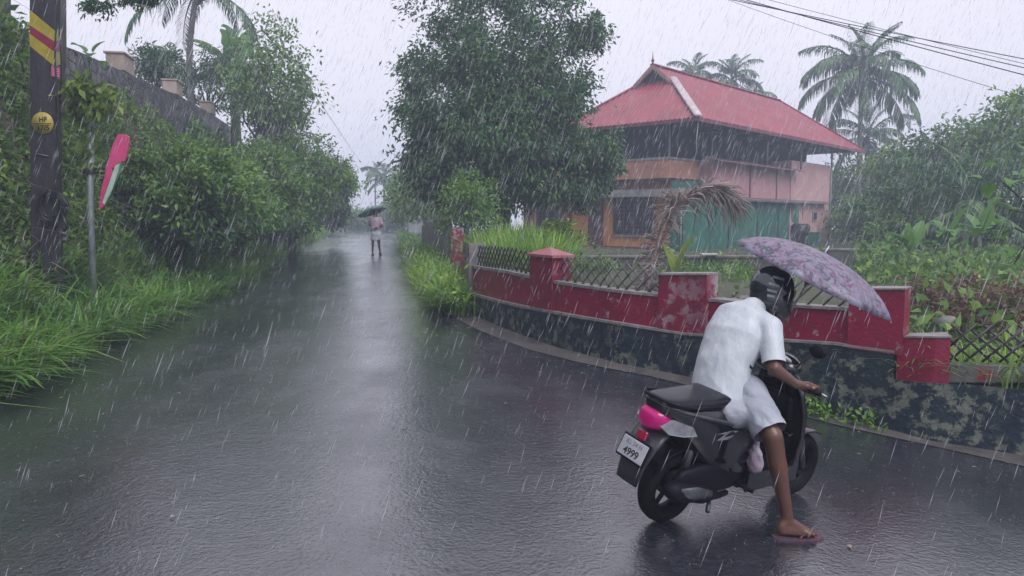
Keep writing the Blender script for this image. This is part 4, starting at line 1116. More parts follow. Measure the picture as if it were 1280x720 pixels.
# overhead cables
def cable(label, a, b_, r, sag=.15, n=14):
    m2 = MB(); P = [a.lerp(b_, k / n) - Vector((0, 0, sag * 4 * (k / n) * (1 - k / n))) for k in range(n + 1)]
    o = m2.tube(P, r, 6).build('overhead_cable', M_BLK); tag(o, label, 'cable', 'overhead cables at the right')
def far_(u, v, u2, v2, k): return (u + (u2 - u) * k, v + (v2 - v) * k)
for (p, q, r, lab) in [((935, -3), (1280, 70), .008, 'highest of the overhead cables crossing the top right corner'), ((945, -2), (1280, 81), .008, 'second overhead cable from the top in the right corner'), ((962, 1), (1280, 90), .009, 'third overhead cable in the right corner bundle'), ((1000, 3), (1280, 76), .005, 'thin cable running within the right corner bundle'), ((1080, 52), (1280, 118), .005, 'thin lowest cable crossing the tall coconut palm')]:
    a = far_(*p, *q, -1.2); b_ = far_(*p, *q, 1.5); cable(lab, at(*a, 22), at(*b_, 13), r, .12)
o = MB().tube([at(330, 40, 20), at(375, 92, 26), at(408, 140, 36), at(436, 182, 52), at(452, 205, 75)], .011, 6).build('overhead_cable', M_BLK); tag(o, 'faint cable running down the sky gap above the left bushes', 'cable')
# ------------------------------------------------------------ house (local frame: x along the long side, y to the left, z up)
HA = math.atan2(.74, .67); ZB = .45
H = thing('house', 'two storey orange and pink house under a red metal hip roof', 'house', (7, 29, ZB), Matrix.Rotation(HA, 3, 'Z'))
ca, sa = math.cos(HA), math.sin(HA)
def hj(u, i):   # local y on the plane x=i seen at pixel column u
    k = (u - 640) / 950 * 1.0
    # depth along the camera axis ~ world y
    return (7 + ca * i - k * (29 + sa * i)) / (sa + k * ca)
def hi_(u, j):
    k = (u - 640) / 950
    return (k * (29 + ca * j) - 7 + sa * j) / (ca - k * sa)
def hz(v, i, j): return zat(v, 29 + sa * i + ca * j) - ZB
M_ROOF = pm('red roof sheet', (.33, .065, .085), .3, (.24, .05, .065), .9, bump=0, coat=.2, col3=(.34, .12, .12), s3=2, t3=.64)
nt = M_ROOF.node_tree; b = nt.nodes['Principled BSDF']
M_OCH = pm('ochre wall', (.72, .31, .08), .6, (.58, .23, .07), 1.3, bump=.1, col3=(.2, .1, .06), s3=3, t3=.64)
M_PEACH = pm('peach parapet', (.52, .25, .17), .6, (.4, .18, .13), 1.5, bump=.1, col3=(.22, .13, .11), s3=3, t3=.62)
M_PINK = pm('pink wall', (.52, .27, .28), .6, (.42, .21, .23), 1.0, bump=.1, col3=(.3, .15, .16), s3=2.2, t3=.62)
M_MAROON = pm('maroon trim', (.13, .03, .035), .5, (.08, .02, .025), 3)
M_SLABC = pm('grey slab edge', (.3, .29, .28), .6, (.2, .19, .19), 3, bump=.2)
M_DARK = pm('roof shade dark', (.02, .023, .032), .8, (.012, .014, .02), 2, spec=.15)  # near-black puts the shade under the roof into the colour
M_GLASS = pm('dark glass', (.03, .02, .035), .2, (.05, .05, .06), 3, bump=0)
M_WOOD = pm('dark frame', (.15, .08, .09), .5, (.1, .05, .06), 6)
M_POST = pm('pale post', (.3, .3, .31), .5, (.2, .2, .2), 5)
EV, RG = 5.15, 7.85
RL, RW = 19.0, 7.0
def corrug(quad, nrib, amp, mb):
    """corrugated sheet on a quad (eave a->b, ridge d->c)"""
    a, b_, c, d = [Vector(q) for q in quad]; nn = (b_ - a).cross(d - a).normalized()
    if nn.z < 0: nn = -nn
    V = []; M_ = nrib * 4
    for k in range(M_ + 1):
        f = k / M_; h = amp * (1, .35, -.2, .35)[k % 4]
        V += [a.lerp(b_, f) + nn * h, d.lerp(c, f) + nn * h]
    mb.add(V, [(2 * k, 2 * k + 2, 2 * k + 3, 2 * k + 1) for k in range(M_)])
def roofpoly(mb, corners, dirv, amp, sp, th=.05):
    """corrugated plane polygon: ribs run along dirv (down slope); polygon convex"""
    P = [Vector(c) for c in corners]; nn = (P[1] - P[0]).cross(P[2] - P[0]).normalized()
    if nn.z < 0: nn = -nn
    dv_ = Vector(dirv).normalized(); lat = nn.cross(dv_).normalized()
    s = [(p - P[0]).dot(lat) for p in P]; tt = [(p - P[0]).dot(dv_) for p in P]
    lo, hi = min(s), max(s); n = int((hi - lo) / sp * 4); V = []; F = []; b = 0
    def span(x):
        r = []
        for i in range(len(P)):
            a, c = i, (i + 1) % len(P)
            if (s[a] - x) * (s[c] - x) <= 0 and abs(s[a] - s[c]) > 1e-9:
                f = (x - s[a]) / (s[c] - s[a]); r.append(tt[a] + (tt[c] - tt[a]) * f)
        return (min(r), max(r)) if len(r) > 1 else None
    prev = None
    for k in range(n + 1):
        x = lo + (hi - lo) * (k / n * .9998 + .0001); q = span(x)
        if q is None: prev = None; continue
        h = amp * (1, .3, 0, .3)[k % 4]
        A = P[0] + lat * x + dv_ * q[0] + nn * h; B2 = P[0] + lat * x + dv_ * q[1] + nn * h
        V += [A, B2, A - nn * (th + h), B2 - nn * (th + h)]; i = len(V) - 4
        if prev is not None:
            F += [(prev, i, i + 1, prev + 1), (prev + 2, prev + 3, i + 3, i + 2), (prev, prev + 2, i + 2, i), (prev + 1, i + 1, i + 3, prev + 3)]
        prev = i
    mb.add(V, F)
GI, GF = 2.75, .78
rj = RW / 2; gz_ = EV + (RG - EV) * GF
right_sl = [(0, 0, EV), (RL, 0, EV), (RL - 3.6, rj, RG), (GI - .35, rj, RG), (GI, rj * GF, gz_)]
left_sl = [(0, RW, EV), (GI, RW - rj * GF, gz_), (GI - .35, rj, RG), (RL - 3.6, rj, RG), (RL, RW, EV)]
hip_f = [(0, 0, EV), (GI, rj * GF, gz_), (GI, RW - rj * GF, gz_), (0, RW, EV)]
hip_b = [(RL, 0, EV), (RL, RW, EV), (RL - 3.6, rj, RG)]
roof = None
mb = MB(); sl = (RG - EV) / rj
roofpoly(mb, right_sl, (0, 1, sl), .03, .17); roofpoly(mb, left_sl, (0, -1, sl), .03, .17)
roofpoly(mb, hip_f, (GI, 0, gz_ - EV), .045, .2); roofpoly(mb, hip_b, (-3.6, 0, RG - EV), .03, .17)
roof = mb.build('roof', M_ROOF, H, True)
mb = MB()
def strip3(a, b_, w, h=.06):
    a, b_ = Vector(a), Vector(b_); mb.tube([a, b_], (w, h), 6) if False else mb.tube([a, b_], [(h, w), (h, w)], 8, lat=(0, 0, 1))
strip3((-.02, -.02, EV + .05), (GI, rj * GF, gz_ + .06), .17, .05); hipc = mb.build('hip_flashing', pm('white flashing', (.6, .5, .52), .35, (.45, .36, .38), 3), roof, True)
mb = MB(); strip3((GI - .4, rj, RG + .05), (RL - 3.6, rj, RG + .05), .14, .05); strip3((RL - 3.6, rj, RG + .04), (RL, 0, EV + .04), .12, .05); strip3((0, RW, EV + .04), (GI, RW - rj * GF, gz_ + .04), .12, .05)
mb.build('ridge_cap', M_ROOF, roof, True)
# small gable: dark louvre, carved boards, finial
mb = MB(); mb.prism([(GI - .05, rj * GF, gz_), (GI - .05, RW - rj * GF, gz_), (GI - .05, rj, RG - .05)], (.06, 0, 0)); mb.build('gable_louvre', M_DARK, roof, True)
mb = MB()
for s_ in (-1, 1):
    hw = rj - rj * GF + .18; n_ = 9
    for k in range(n_):
        f0, f1 = k / n_, (k + 1) / n_; y0, y1 = rj + s_ * hw * (1 - f0), rj + s_ * hw * (1 - f1); z0, z1 = gz_ - .12 + (RG + .08 - gz_ + .12) * f0, gz_ - .12 + (RG + .08 - gz_ + .12) * f1
        mb.prism([(GI - .42, y0, z0), (GI - .42, y1, z1), (GI - .42, y1, z1 - .14), (GI - .42, (y0 + y1) / 2, (z0 + z1) / 2 - .27), (GI - .42, y0, z0 - .14)], (.05, 0, 0))
mb.build('barge_board', pm('carved boards', (.35, .2, .18), .5, (.25, .13, .12), 8), roof, True)
MB().lathe((GI - .38, rj, RG + .05), [(0, -.05), (.07, 0), (.03, .08), (.08, .16), (.03, .24), (.015, .42), (0, .62)], 10).build('finial', M_MAROON, roof, True)
# eave board and gutter
mb = MB(); mb.bx(-.03, .02, 0, RW, EV - .13, EV + .0); mb.bx(-.03, RL, -.05, .0, EV - .15, EV + .0); mb.build('fascia', pm('dark fascia', (.16, .03, .04), .5, (.1, .02, .03), 4), roof, True)
# rafters and trusses
for k in range(7):
    x = 3.2 + k * 2.0
    mb = MB(); mb.rod((x, .1, EV - .05), (x, rj, RG - .3), .035, 4); mb.rod((x, RW - .1, EV - .05), (x, rj, RG - .3), .035, 4) if x > GI else None; mb.rod((x, .1, EV - .12), (x, RW - .1, EV - .12), .04, 4); mb.build('roof_truss', M_DARK, roof, True)
# ground storey
PT = .12  # plinth top
X1 = 1.3; JL = hj(655, X1)
zs = hz(243, X1, 3)
mb = MB(); mb.bx(X1, 16, 1.6, JL, .05, zs - .02); gw = mb.build('wall', M_OCH, H, True, 'ochre ground floor wall')
mb = MB(); mb.bx(X1 - .5, 16, 1.1, JL + .2, -.5, hz(309, X1 - .5, 3)); mb.build('plinth', pm('maroon plinth', (.14, .05, .05), .55, (.1, .04, .04), 3), H, True)
# openings on the left front face (plane x = X1)
def opening(u1, u2, v1, v2, kind):
    j2, j1 = hj(u1, X1), hj(u2, X1); jm = (j1 + j2) / 2; z1, z0 = hz(v1, X1, jm), hz(v2, X1, jm); w = abs(j2 - j1)
    fr = MB(); e = .07
    for (a, b_, c, d) in ((j1 - e, j1, z0 - e, z1 + e), (j2, j2 + e, z0 - e, z1 + e), (j1, j2, z1, z1 + e), (j1, j2, z0 - e, z0)): fr.bx(X1 - .06, X1 + .02, a, b_, c, d)
    if kind == 'window':
        o = fr.build('window', M_WOOD, H, True)
        for k in range(1, 4): pass
        g = MB().bx(X1 - .012, X1 + .0, j1, j2, z0, z1).build('pane', M_GLASS, o, True)
        gr = MB()
        for k in range(1, 4): gr.bx(X1 - .05, X1 - .015, j1 + w * k / 4 - .025, j1 + w * k / 4 + .025, z0, z1)
        for k in range(1, 9): gr.bx(X1 - .035, X1 - .02, j1, j2, z0 + (z1 - z0) * k / 9 - .008, z0 + (z1 - z0) * k / 9 + .008)
        gr.build('grille', M_WOOD, o, True)
        MB().bx(X1 - .12, X1, j1 - .1, j2 + .1, z0 - e - .06, z0 - e - .002).build('sill', M_SLABC, o, True)
    else:
        o = fr.build('door', M_MAROON, H, True)
        MB().bx(X1 - .03, X1 - .004, j1, j2, z0, z1).build('door_leaf', M_WOOD, o, True)
        MB().bx(X1 - .045, X1 - .031, j1 + w * .15, j2 - w * .15, z0 + .2, z0 + .9).bx(X1 - .045, X1 - .031, j1 + w * .15, j2 - w * .15, z0 + 1.1, z1 - .15).build('door_panel', M_MAROON, o, True)
        MB().ell((X1 - .07, j1 + .1, (z0 + z1) / 2), (.03, .03, .03), None, 8, 6).build('handle', M_CAP, o, True)
opening(737, 752, 249, 308, 'door'); opening(768, 816, 246, 292, 'window'); opening(672, 700, 258, 290, 'window')
M_DO = pm('dark orange pilaster', (.24, .06, .04), .55, (.18, .045, .035), 3)
for (u1, u2) in ((700, 715), (655, 667)):
    j2, j1 = hj(u1, X1), hj(u2, X1); MB().bx(X1 - .05, X1 + .01, j1, j2, .06, zs - .03).build('pilaster', M_DO, H, True)
# verandah slab, recess, parapet
i0 = .6; zs0, zs1 = hz(246, i0, 3), hz(237, i0, 3)
mb = MB(); mb.bx(i0 - .1, 5, hj(851, i0), JL - .4, zs0, zs1); mb.build('slab', M_SLABC, H, True)
mb = MB(); mb.bx(X1 - .1, 11, 1.75, JL - .9, zs1 + .002, hz(222, i0, 3)); mb.build('wall', pm('orange recess', (.34, .13, .055), .6, (.25, .1, .05), 2), H, True, 'orange band between slab and parapet')
zp0, zp1 = hz(222, i0, 1.6), hz(199, i0, 1.6)
mb = MB(); jc = hj(835, i0); mb.bx(i0, i0 + .14, jc, JL - 1.6, zp0, zp1); ie = 4.2; mb.bx(i0 + .142, ie, jc, jc + .14, zp0, zp1); mb.bx(i0 + .145, 12, jc + .15, JL - 1.6, zp0 - .002, zp0 + .12)
mb.build('parapet', M_PEACH, H, True)
mb = MB(); mb.bx(i0 - .04, i0 + .18, jc - .04, JL - 1.56, zp1 + .002, zp1 + .1); mb.bx(i0 + .182, ie, jc - .04, jc + .18, zp1 + .002, zp1 + .1); mb.build('parapet_coping', M_SLABC, H, True)
# upper posts
for (x, y) in ((i0 + .07, jc + .07), (i0 + .07, 4.2), (i0 + .07, 6.6), (ie, jc + .07), (8, .8), (12, .8)):
    MB().rod((x, y, zp1 + .1), (x, y, EV - .02), .045, 8).build('roof_post', M_POST, H, True)
mb = MB(); mb.bx(1.0, 15.8, 2.0, 6.9, zp0 + .1, EV - .02); mb.bx(.12, RL - .1, .12, RW - .12, EV + .01, EV + .04); mb.build('wall', M_DARK, H, True, 'upper room walls and ceiling sheet coloured dark as shade under the roof')  # box and ceiling sheet fill the open storey with painted shade
mb = MB(); mb.tube([(.1, .05, EV - .1), (.15, .15, EV - .9), (.12, .1, zp1 + .1)], .02, 6); mb.build('rain_chain', M_POST, H, True)
# pink upper volume
pj = 1.0; p0, p1 = hi_(888, pj), hi_(990, pj); zq0, zq1 = hz(240, p0, pj), hz(199, p0, pj)
mb = MB(); mb.bx(p0, p1, pj, 2.3, zq0 - .3, zq1); mb.build('wall', M_PINK, H, True, 'pink upper wall')
M_PS = pm('dark pink stain', (.2, .08, .09), .6)
for u in (935, 968): x = hi_(u, pj); MB().bx(x - .06, x + .06, pj - .03, pj + .01, zq0 - .2, zq1 - .01).build('pilaster', M_PS, H, True)
mb = MB(); mb.add([(p0 - .3, pj - .5, zq1 - .08), (p1, pj - .5, zq1 - .12), (p1, pj + .3, zq1 + .12), (p0 - .3, pj + .3, zq1 + .14), (p0 - .3, pj - .5, zq1 - .12), (p1, pj - .5, zq1 - .16), (p1, pj + .3, zq1 + .08), (p0 - .3, pj + .3, zq1 + .1)], [(0, 1, 2, 3), (7, 6, 5, 4), (0, 4, 5, 1), (1, 5, 6, 2), (2, 6, 7, 3), (3, 7, 4, 0)]); mb.build('sunshade', pm('dull pink sheet', (.22, .1, .11), .5, (.15, .07, .08), 4), H, True)
# pink stair tower
tj = .95; t0, t1 = hi_(986, tj), hi_(1034, tj)
mb = MB(); mb.bx(t0, t1, tj, 4, -.6, hz(204, (t0 + t1) / 2, tj)); mb.build('wall', pm('pale pink wall', (.56, .33, .32), .6, (.46, .26, .26), 1, bump=.1), H, True, 'pale pink stair tower')
xw_ = hi_(1016, tj); zw = hz(270, xw_, tj)
w_ = MB().bx(xw_ - .3, xw_ + .3, tj - .05, tj + .0, zw - .25, zw + .25).build('window', M_SLABC, H, True); MB().bx(xw_ - .2, xw_ + .2, tj - .07, tj - .052, zw - .17, zw + .17).build('pane', M_GLASS, w_, True)
MB().rod((t1 + .03, tj - .05, -.4), (t1 + .03, tj - .05, EV), .05, 8).build('drain_pipe', M_POST, H, True)
# green net lean-to
LJ = .95; l0, l1 = hi_(852, LJ), hi_(1003, LJ); lz = hz(247, l0, LJ); lb = -.35
T = thing('netting_shed', 'lean-to shed wrapped in green shade netting on the side of the house', 'shed', H.location.copy(), Matrix.Rotation(HA, 3, 'Z'))
M_NET = pm('green netting', (.02, .16, .105), .6, (.012, .09, .07), 1.1, bump=.3, bscale=5, stretch=(1, 1, .25), col3=(.13, .24, .2), s3=.7, t3=.6)
def netting(x0, x1, y0, y1, z0, z1, n, amp):
    V = []; rs_ = random.Random(int(x0 * 10)); dx, dy = x1 - x0, y1 - y0; Ln = math.hypot(dx, dy); nx, ny = dy / Ln, -dx / Ln; rows_ = 6
    for k in range(n + 1):
        f = k / n
        for r in range(rows_ + 1):
            g = r / rows_; a = amp * (math.sin(f * n * .7) * .6 + math.sin(f * n * .23 + g * 2) + .5 * math.sin(f * n * .41 + g * 5)) * (.4 + .6 * (1 - abs(g - .5)))
            V.append((x0 + dx * f + nx * a, y0 + dy * f + ny * a, z0 + (z1 - z0) * g - (.05 * math.sin(f * n * .3) if r == rows_ else 0)))
    m2 = MB(); m2.add(V, [(k * (rows_ + 1) + r, (k + 1) * (rows_ + 1) + r, (k + 1) * (rows_ + 1) + r + 1, k * (rows_ + 1) + r + 1) for k in range(n) for r in range(rows_)], True); return m2
x_ = l0
pan = [l0, l0 + (l1 - l0) * .32, l0 + (l1 - l0) * .55, l0 + (l1 - l0) * .74, l1]
for a, b_ in zip(pan[:-1], pan[1:]): netting(a, b_, LJ, LJ, lb, lz - .05, 40, .04).build('net_panel', M_NET, T, True)
netting(l0, l0, LJ, 1.55, lb, lz - .05, 24, .04).build('net_panel', M_NET, T, True)
netting(l0 + .1, l0 + 2.6, 1.5, 1.5, lz + .05, lz + .7, 20, .03).build('net_panel', M_NET, T, True)
for x in pan: MB().rod((x, LJ + .05, lb), (x, LJ + .05, lz), .04, 8).build('shed_post', M_POST, T, True)
mb = MB(); xr1 = hi_(1028, LJ); mb.add([(l0 + 3, LJ - .3, lz), (xr1, LJ - .3, lz), (xr1, 1.2, lz + .22), (l0 + 3, 1.2, lz + .22), (l0 + 3, LJ - .3, lz - .05), (xr1, LJ - .3, lz - .05), (xr1, 1.2, lz + .17), (l0 + 3, 1.2, lz + .17)], [(0, 1, 2, 3), (7, 6, 5, 4), (0, 4, 5, 1), (1, 5, 6, 2), (2, 6, 7, 3), (3, 7, 4, 0)]); mb.build('shed_roof', pm('dull sheet', (.16, .13, .13), .4, (.09, .08, .08), 2), T, True)
mb = MB(); rs = random.Random(6)
for k in range(9):
    x = l0 + 2.2 + k * .75; mb.tube([(x, LJ + .3, lz + .12), (x + .7, LJ + .2, lz + .3 + rs.uniform(-.1, .15)), (x + 1.5, LJ + .4, lz + .2 + rs.uniform(0, .15))], .025, 5)
o = mb.build('roof_debris', LEAF_DRY, T, True)
# drum and dark tank by the tower
def P3(u, v, D): return at(u, v, D)
c = P3(1000, 300, 35); o = thing('water_drum', 'dark round drum standing on a stand against the pale pink tower', 'drum', (c.x, c.y, c.z - .35))
MB().lathe((c.x, c.y, c.z - .3), [(0, 0), (.42, 0), (.44, .15), (.42, .3), (.44, .5), (.42, .95), (.3, 1.05), (0, 1.05)], 18).build('drum', pm('dark plastic', (.02, .022, .03), .4), o)
m2 = MB(); m2.bx(c.x - .45, c.x + .45, c.y - .45, c.y + .45, c.z - .9, c.z - .31); m2.build('stand', M_GREY, o)
c = P3(1014, 300, 34.5); o = thing('green_crate', 'green netted crate beside the dark round drum', 'crate', (c.x, c.y, c.z - .4))
MB().bx(c.x - .28, c.x + .28, c.y - .3, c.y + .3, c.z - .5, c.z + .3, .03).build('box', M_NET, o); MB().bx(c.x - .31, c.x + .31, c.y - .33, c.y + .33, c.z + .303, c.z + .36, .01).build('lid', M_NET, o)
# ------------------------------------------------------------ scooter (local: x forward, y left, z up, origin at the rear tyre contact)
g0 = onground(826, 650); YAW = math.radians(33); fwd = Vector((math.cos(YAW), math.sin(YAW), 0))
g1 = g0 + fwd * 1.22; g1.z = float(rz(g1.x, g1.y)); g0.z = float(rz(g0.x, g0.y))
RS = Matrix.Rotation(YAW, 3, 'Z') @ Matrix.Rotation(math.atan2(g0.z - g1.z, 1.22), 3, 'Y') @ Matrix.Rotation(math.radians(10), 3, 'X') @ Matrix.Diagonal((.95, 1, 1))
S4 = Matrix.Translation(g0) @ RS.to_4x4(); S4i = S4.inverted()
SC = thing('motor_scooter', 'black scooter with a lit pink tail lamp leaning under its rider', 'scooter', g0, RS)
M_BODY = pm('black scooter paint', (.004, .005, .009), .12, (.007, .008, .012), 3, bump=.0, coat=.7, spec=.3)
M_PLAS = pm('black plastic', (.006, .006, .010), .42, (.009, .009, .014), 5, bump=.15, bscale=90, spec=.1)
M_SEAT = pm('seat vinyl', (.010, .010, .016), .2, (.014, .014, .02), 6, bump=.04, bscale=60, spec=.2)
M_TYRE = pm('tyre rubber', (.006, .006, .008), .6, (.011, .011, .013), 12, bump=.4, bscale=60, spec=.1)
M_MET = pm('dull grey metal', (.13, .14, .15), .4, (.07, .075, .08), 8, metal=.6, bump=.2)
M_SIL = pm('silver trim', (.4, .42, .46), .25, (.28, .3, .33), 6, metal=.5, bump=.05)
M_LENS = pm('clear lens', (.5, .5, .53), .08, (.35, .35, .4), 12, bump=.1, coat=.8)
M_LENSG = pm('smoky lens', (.3, .31, .34), .12, (.15, .16, .18), 14, bump=.1, coat=.6)
m, nt, b = nodes('tail lamp lens'); b.inputs['Base Color'].default_value = (.36, .004, .13, 1); b.inputs['Roughness'].default_value = .1; b.inputs['Emission Color'].default_value = (1, .02, .3, 1); b.inputs['Emission Strength'].default_value = .07; M_TAIL = m
M_REF = pm('red reflector', (.35, .01, .05), .15, (.25, .01, .04), 6, coat=.6)
def wheel(x, rw):
    m2 = MB(); c = Vector((x, 0, .222)); n = 40; k_ = 12; V = []; F = []
    for i in range(n):
        a = 2 * PI * i / n
        for j in range(k_):
            t = 2 * PI * j / k_; r = .174 + .048 * math.cos(t) * (1 if abs(math.cos(t)) < .9 else .97); y = .058 * math.sin(t)
            V.append((x + r * math.cos(a), y, .222 + r * math.sin(a)))
    for i in range(n):
        for j in range(k_): F.append((i * k_ + j, i * k_ + (j + 1) % k_, ((i + 1) % n) * k_ + (j + 1) % k_, ((i + 1) % n) * k_ + j))
    w = m2.add(V, F, True).build(rw, M_TYRE, SC, True)
    R = Matrix.Rotation(PI / 2, 3, 'X'); m3 = MB()
    m3.lathe(c, [(.145, -.035), (.13, -.03), (.125, 0), (.13, .03), (.145, .035)], 28, R); m3.lathe(c, [(0, -.04), (.04, -.04), (.045, 0), (.04, .04), (0, .04)], 16, R)
    for q in range(5):
        a = 2 * PI * q / 5 + .3; m3.rod(c, c + Vector((math.cos(a) * .13, 0, math.sin(a) * .13)), .014, 6)
    m3.build('rim', M_PLAS, w, True); return w
wheel(0, 'rear_wheel'); wheel(1.22, 'front_wheel')
# rear body with side fairings
B = MB().sections([(-.275, .76, .03, .02), (-.25, .745, .085, .045), (-.14, .705, .135, .08), (0, .63, .16, .15), (.15, .56, .175, .21), (.32, .50, .178, .255), (.46, .45, .165, .265), (.56, .41, .145, .22), (.63, .36, .11, .13)], 28, 3.0)
B.build('rear_body', M_BODY, SC, True)
sf = None
for s in (-1, 1):
    P = [(-.22, .735), (-.05, .70), (.25, .66), (.52, .60), (.57, .52), (.3, .56), (.05, .60), (-.16, .66)]
    MB().tube([(-.24, s * .085, .765), (-.1, s * .142, .735), (.1, s * .166, .69), (.35, s * .168, .63), (.52, s * .145, .58)], [(.004, .01), (.012, .012), (.014, .012), (.012, .01), (.004, .006)], 8, lat=(0, 0, 1)).build('side_trim', M_MET, SC, True)
B = MB().sections([(-.26, .775, .05, .018), (-.22, .77, .1, .028), (-.1, .762, .135, .038), (.1, .76, .145, .048), (.2, .765, .14, .052), (.34, .755, .135, .05), (.5, .75, .115, .05), (.6, .745, .075, .035), (.63, .74, .04, .02)], 24, 3.2)
B.build('seat', M_SEAT, SC, True)
MB().tube([(.16, -.14, .765), (-.06, -.158, .765), (-.2, -.135, .785), (-.27, -.07, .80), (-.285, 0, .803), (-.27, .07, .80), (-.2, .135, .785), (-.06, .158, .765), (.16, .14, .755)], .010, 8).build('grab_rail', M_PLAS, SC, True)
# silver stripe down the side below the seat edge
for s in (-1, 1):
    pass
# tail lamp and side indicators
TL = MB().sections([(-.305, .672, .02, .03), (-.295, .672, .06, .052), (-.25, .675, .095, .062), (-.2, .67, .105, .06)], 22, 2.6).build('tail_lamp', M_TAIL, SC, True)
for s in (-1, 1):
    MB().add([(-.27, s * .098, .655), (-.2, s * .124, .70), (-.06, s * .150, .655), (-.02, s * .158, .60), (-.12, s * .146, .60), (-.22, s * .125, .615), (-.26, s * .07, .65), (-.2, s * .09, .69), (-.06, s * .12, .65), (-.02, s * .13, .6), (-.12, s * .11, .6), (-.22, s * .09, .61)], [(0, 1, 2, 3, 4, 5), (11, 10, 9, 8, 7, 6)] + [(i, (i + 1) % 6, 6 + (i + 1) % 6, 6 + i) for i in range(6)]).build('indicator', M_LENSG, SC, True)
MB().box((-.3, 0, .57), (.02, .075, .055), Matrix.Rotation(.3, 3, 'Y'), .006).build('reflector', M_REF, SC, True)
# rear mudguard, plate
Rm = Matrix.Rotation(math.radians(22), 3, 'Y')
MB().tube([(-.2, 0, .62), (-.28, 0, .52), (-.335, 0, .42), (-.36, 0, .3)], [(.12, .02), (.115, .014), (.1, .012), (.085, .01)], 10, lat=(0, 1, 0)).build('mudguard', pm('grey mudguard', (.045, .05, .06), .35, (.03, .032, .04), 5), SC, True)
MB().tube([(.22, 0, .33), (.12, 0, .44), (0, 0, .475), (-.12, 0, .44), (-.2, 0, .36)], [(.075, .01)] * 5, 10, lat=(0, 1, 0)).build('inner_fender', M_PLAS, SC, True)
pc_ = Vector((-.345, 0, .485)); pn = Rm @ Vector((-1, 0, 0))
pf = MB().box(pc_, (.012, .225, .135), Rm, .004).build('plate_frame', M_PLAS, SC, True)
plt = MB().box(pc_ + pn * .009, (.008, .20, .112), Rm, .003).build('number_plate', pm('plate white', (.42, .43, .46), .4, (.33, .34, .38), 8), SC, True)
# text faces -x: columns = text x, text y, normal
tx = Rm @ Vector((0, -1, 0)); ty = Rm @ Vector((0, 0, 1)); RT_ = Matrix((tx, ty, tx.cross(ty))).transposed()
txt('4999', .06, pc_ + pn * .0135 - ty * .023, RT_, M_BLK, plt, 'lettering', .0008, bold=.001, local=True)
txt('KL 24 H', .037, pc_ + pn * .0135 + ty * .03, RT_, pm('faint grey lettering', (.2, .2, .21), .5), plt, 'lettering', .0008, local=True)
# swoosh emblem on the right flank (and the left)
for s in (-1, 1):
    m2 = MB()
    q = lambda x, z: (x, s * (.1815), z)
    m2.prism([q(.12, .612), q(.25, .622), q(.2, .606)], (0, s * .002, 0)); m2.prism([q(.2, .606), q(.225, .61), q(.165, .583), q(.13, .578)], (0, s * .002, 0)); m2.prism([q(.15, .585), q(.27, .592), q(.22, .57), q(.13, .572)], (0, s * .002, 0)); m2.prism([q(.25, .62), q(.3, .618), q(.28, .606)], (0, s * .002, 0))
    m2.build('emblem', M_SIL, SC, True)
# engine, swing arm, exhaust
E = MB().sections([(-.06, .25, .05, .06), (0, .26, .07, .09), (.15, .27, .08, .1), (.32, .29, .09, .11), (.45, .3, .08, .1), (.5, .3, .05, .06)], 16, 3)
E.build('engine', M_PLAS, SC, True)
for s in (-1, 1): MB().sections([(-.1, .3, .02, .05), (-.05, .3, .035, .085), (.15, .31, .04, .1), (.35, .32, .04, .1), (.5, .31, .03, .07)], 16, 3).build('engine_cover', M_PLAS, SC, True).location = (0, s * .125, 0)
MB().tube([(.02, .12, .24), (.15, .13, .26), (.34, .12, .28)], [.06, .07, .05], 12).build('gearbox', M_MET, SC, True)
MB().tube([(.42, -.1, .17), (.3, -.14, .19), (.2, -.155, .215), (.12, -.16, .235), (-.14, -.165, .29), (-.2, -.165, .305)], [.018, .02, .035, .056, .058, .03], 14).build('exhaust', M_PLAS, SC, True)
MB().tube([(.15, -.205, .25), (-.02, -.222, .285), (-.13, -.21, .305)], [(.02, .008), (.042, .008), (.02, .008)], 10, lat=(0, 0, 1)).build('heat_shield', M_MET, SC, True)
for s in (-1, 1): MB().tube([(0, s * .09, .3), (.03, s * .1, .58)], .022, 8).build('rear_shock', M_MET, SC, True)
MB().tube([(.3, .0, .2), (.28, -.1, .13), (.22, -.15, .1)], .014, 6).tube([(.3, .0, .2), (.28, .1, .13), (.22, .15, .1)], .014, 6).build('centre_stand', M_MET, SC, True)
MB().tube([(.42, -.12, .26), (.46, -.26, .25)], [.016, .014], 8).build('foot_peg', M_PLAS, SC, True)
# floorboard, tunnel skirts, leg shield
MB().box((.72, 0, .285), (.42, .36, .05), None, .015).box((.72, 0, .225), (.44, .24, .09), None, .03).build('floorboard', M_PLAS, SC, True)
for s in (-1, 1): MB().prism([(.5, s * .165, .2), (.5, s * .165, .36), (.62, s * .175, .33), (.9, s * .175, .33), (.97, s * .165, .42), (.99, s * .165, .22)], (0, s * .018, 0)).build('side_skirt', M_BODY, SC, True)
V = []; F = []
prof = [(.93, .27, .16), (.955, .36, .185), (.95, .5, .2), (.925, .65, .205), (.89, .78, .175), (.86, .87, .13)]
for (x, z, hw) in prof:
    for k in range(9):
        t = -1 + k / 4; V.append((x + .13 * (1 - t * t) ** .8, t * hw, z))
n_ = 9; F = [(i * n_ + j, i * n_ + j + 1, (i + 1) * n_ + j + 1, (i + 1) * n_ + j) for i in range(5) for j in range(8)]
b_ = len(V); V += [(x - .035, y * .97, z) for x, y, z in V]; F += [tuple(b_ + q for q in f)[::-1] for f in F]
for j in range(8): F += [(j, b_ + j, b_ + j + 1, j + 1), (5 * n_ + j, 5 * n_ + j + 1, b_ + 5 * n_ + j + 1, b_ + 5 * n_ + j)]
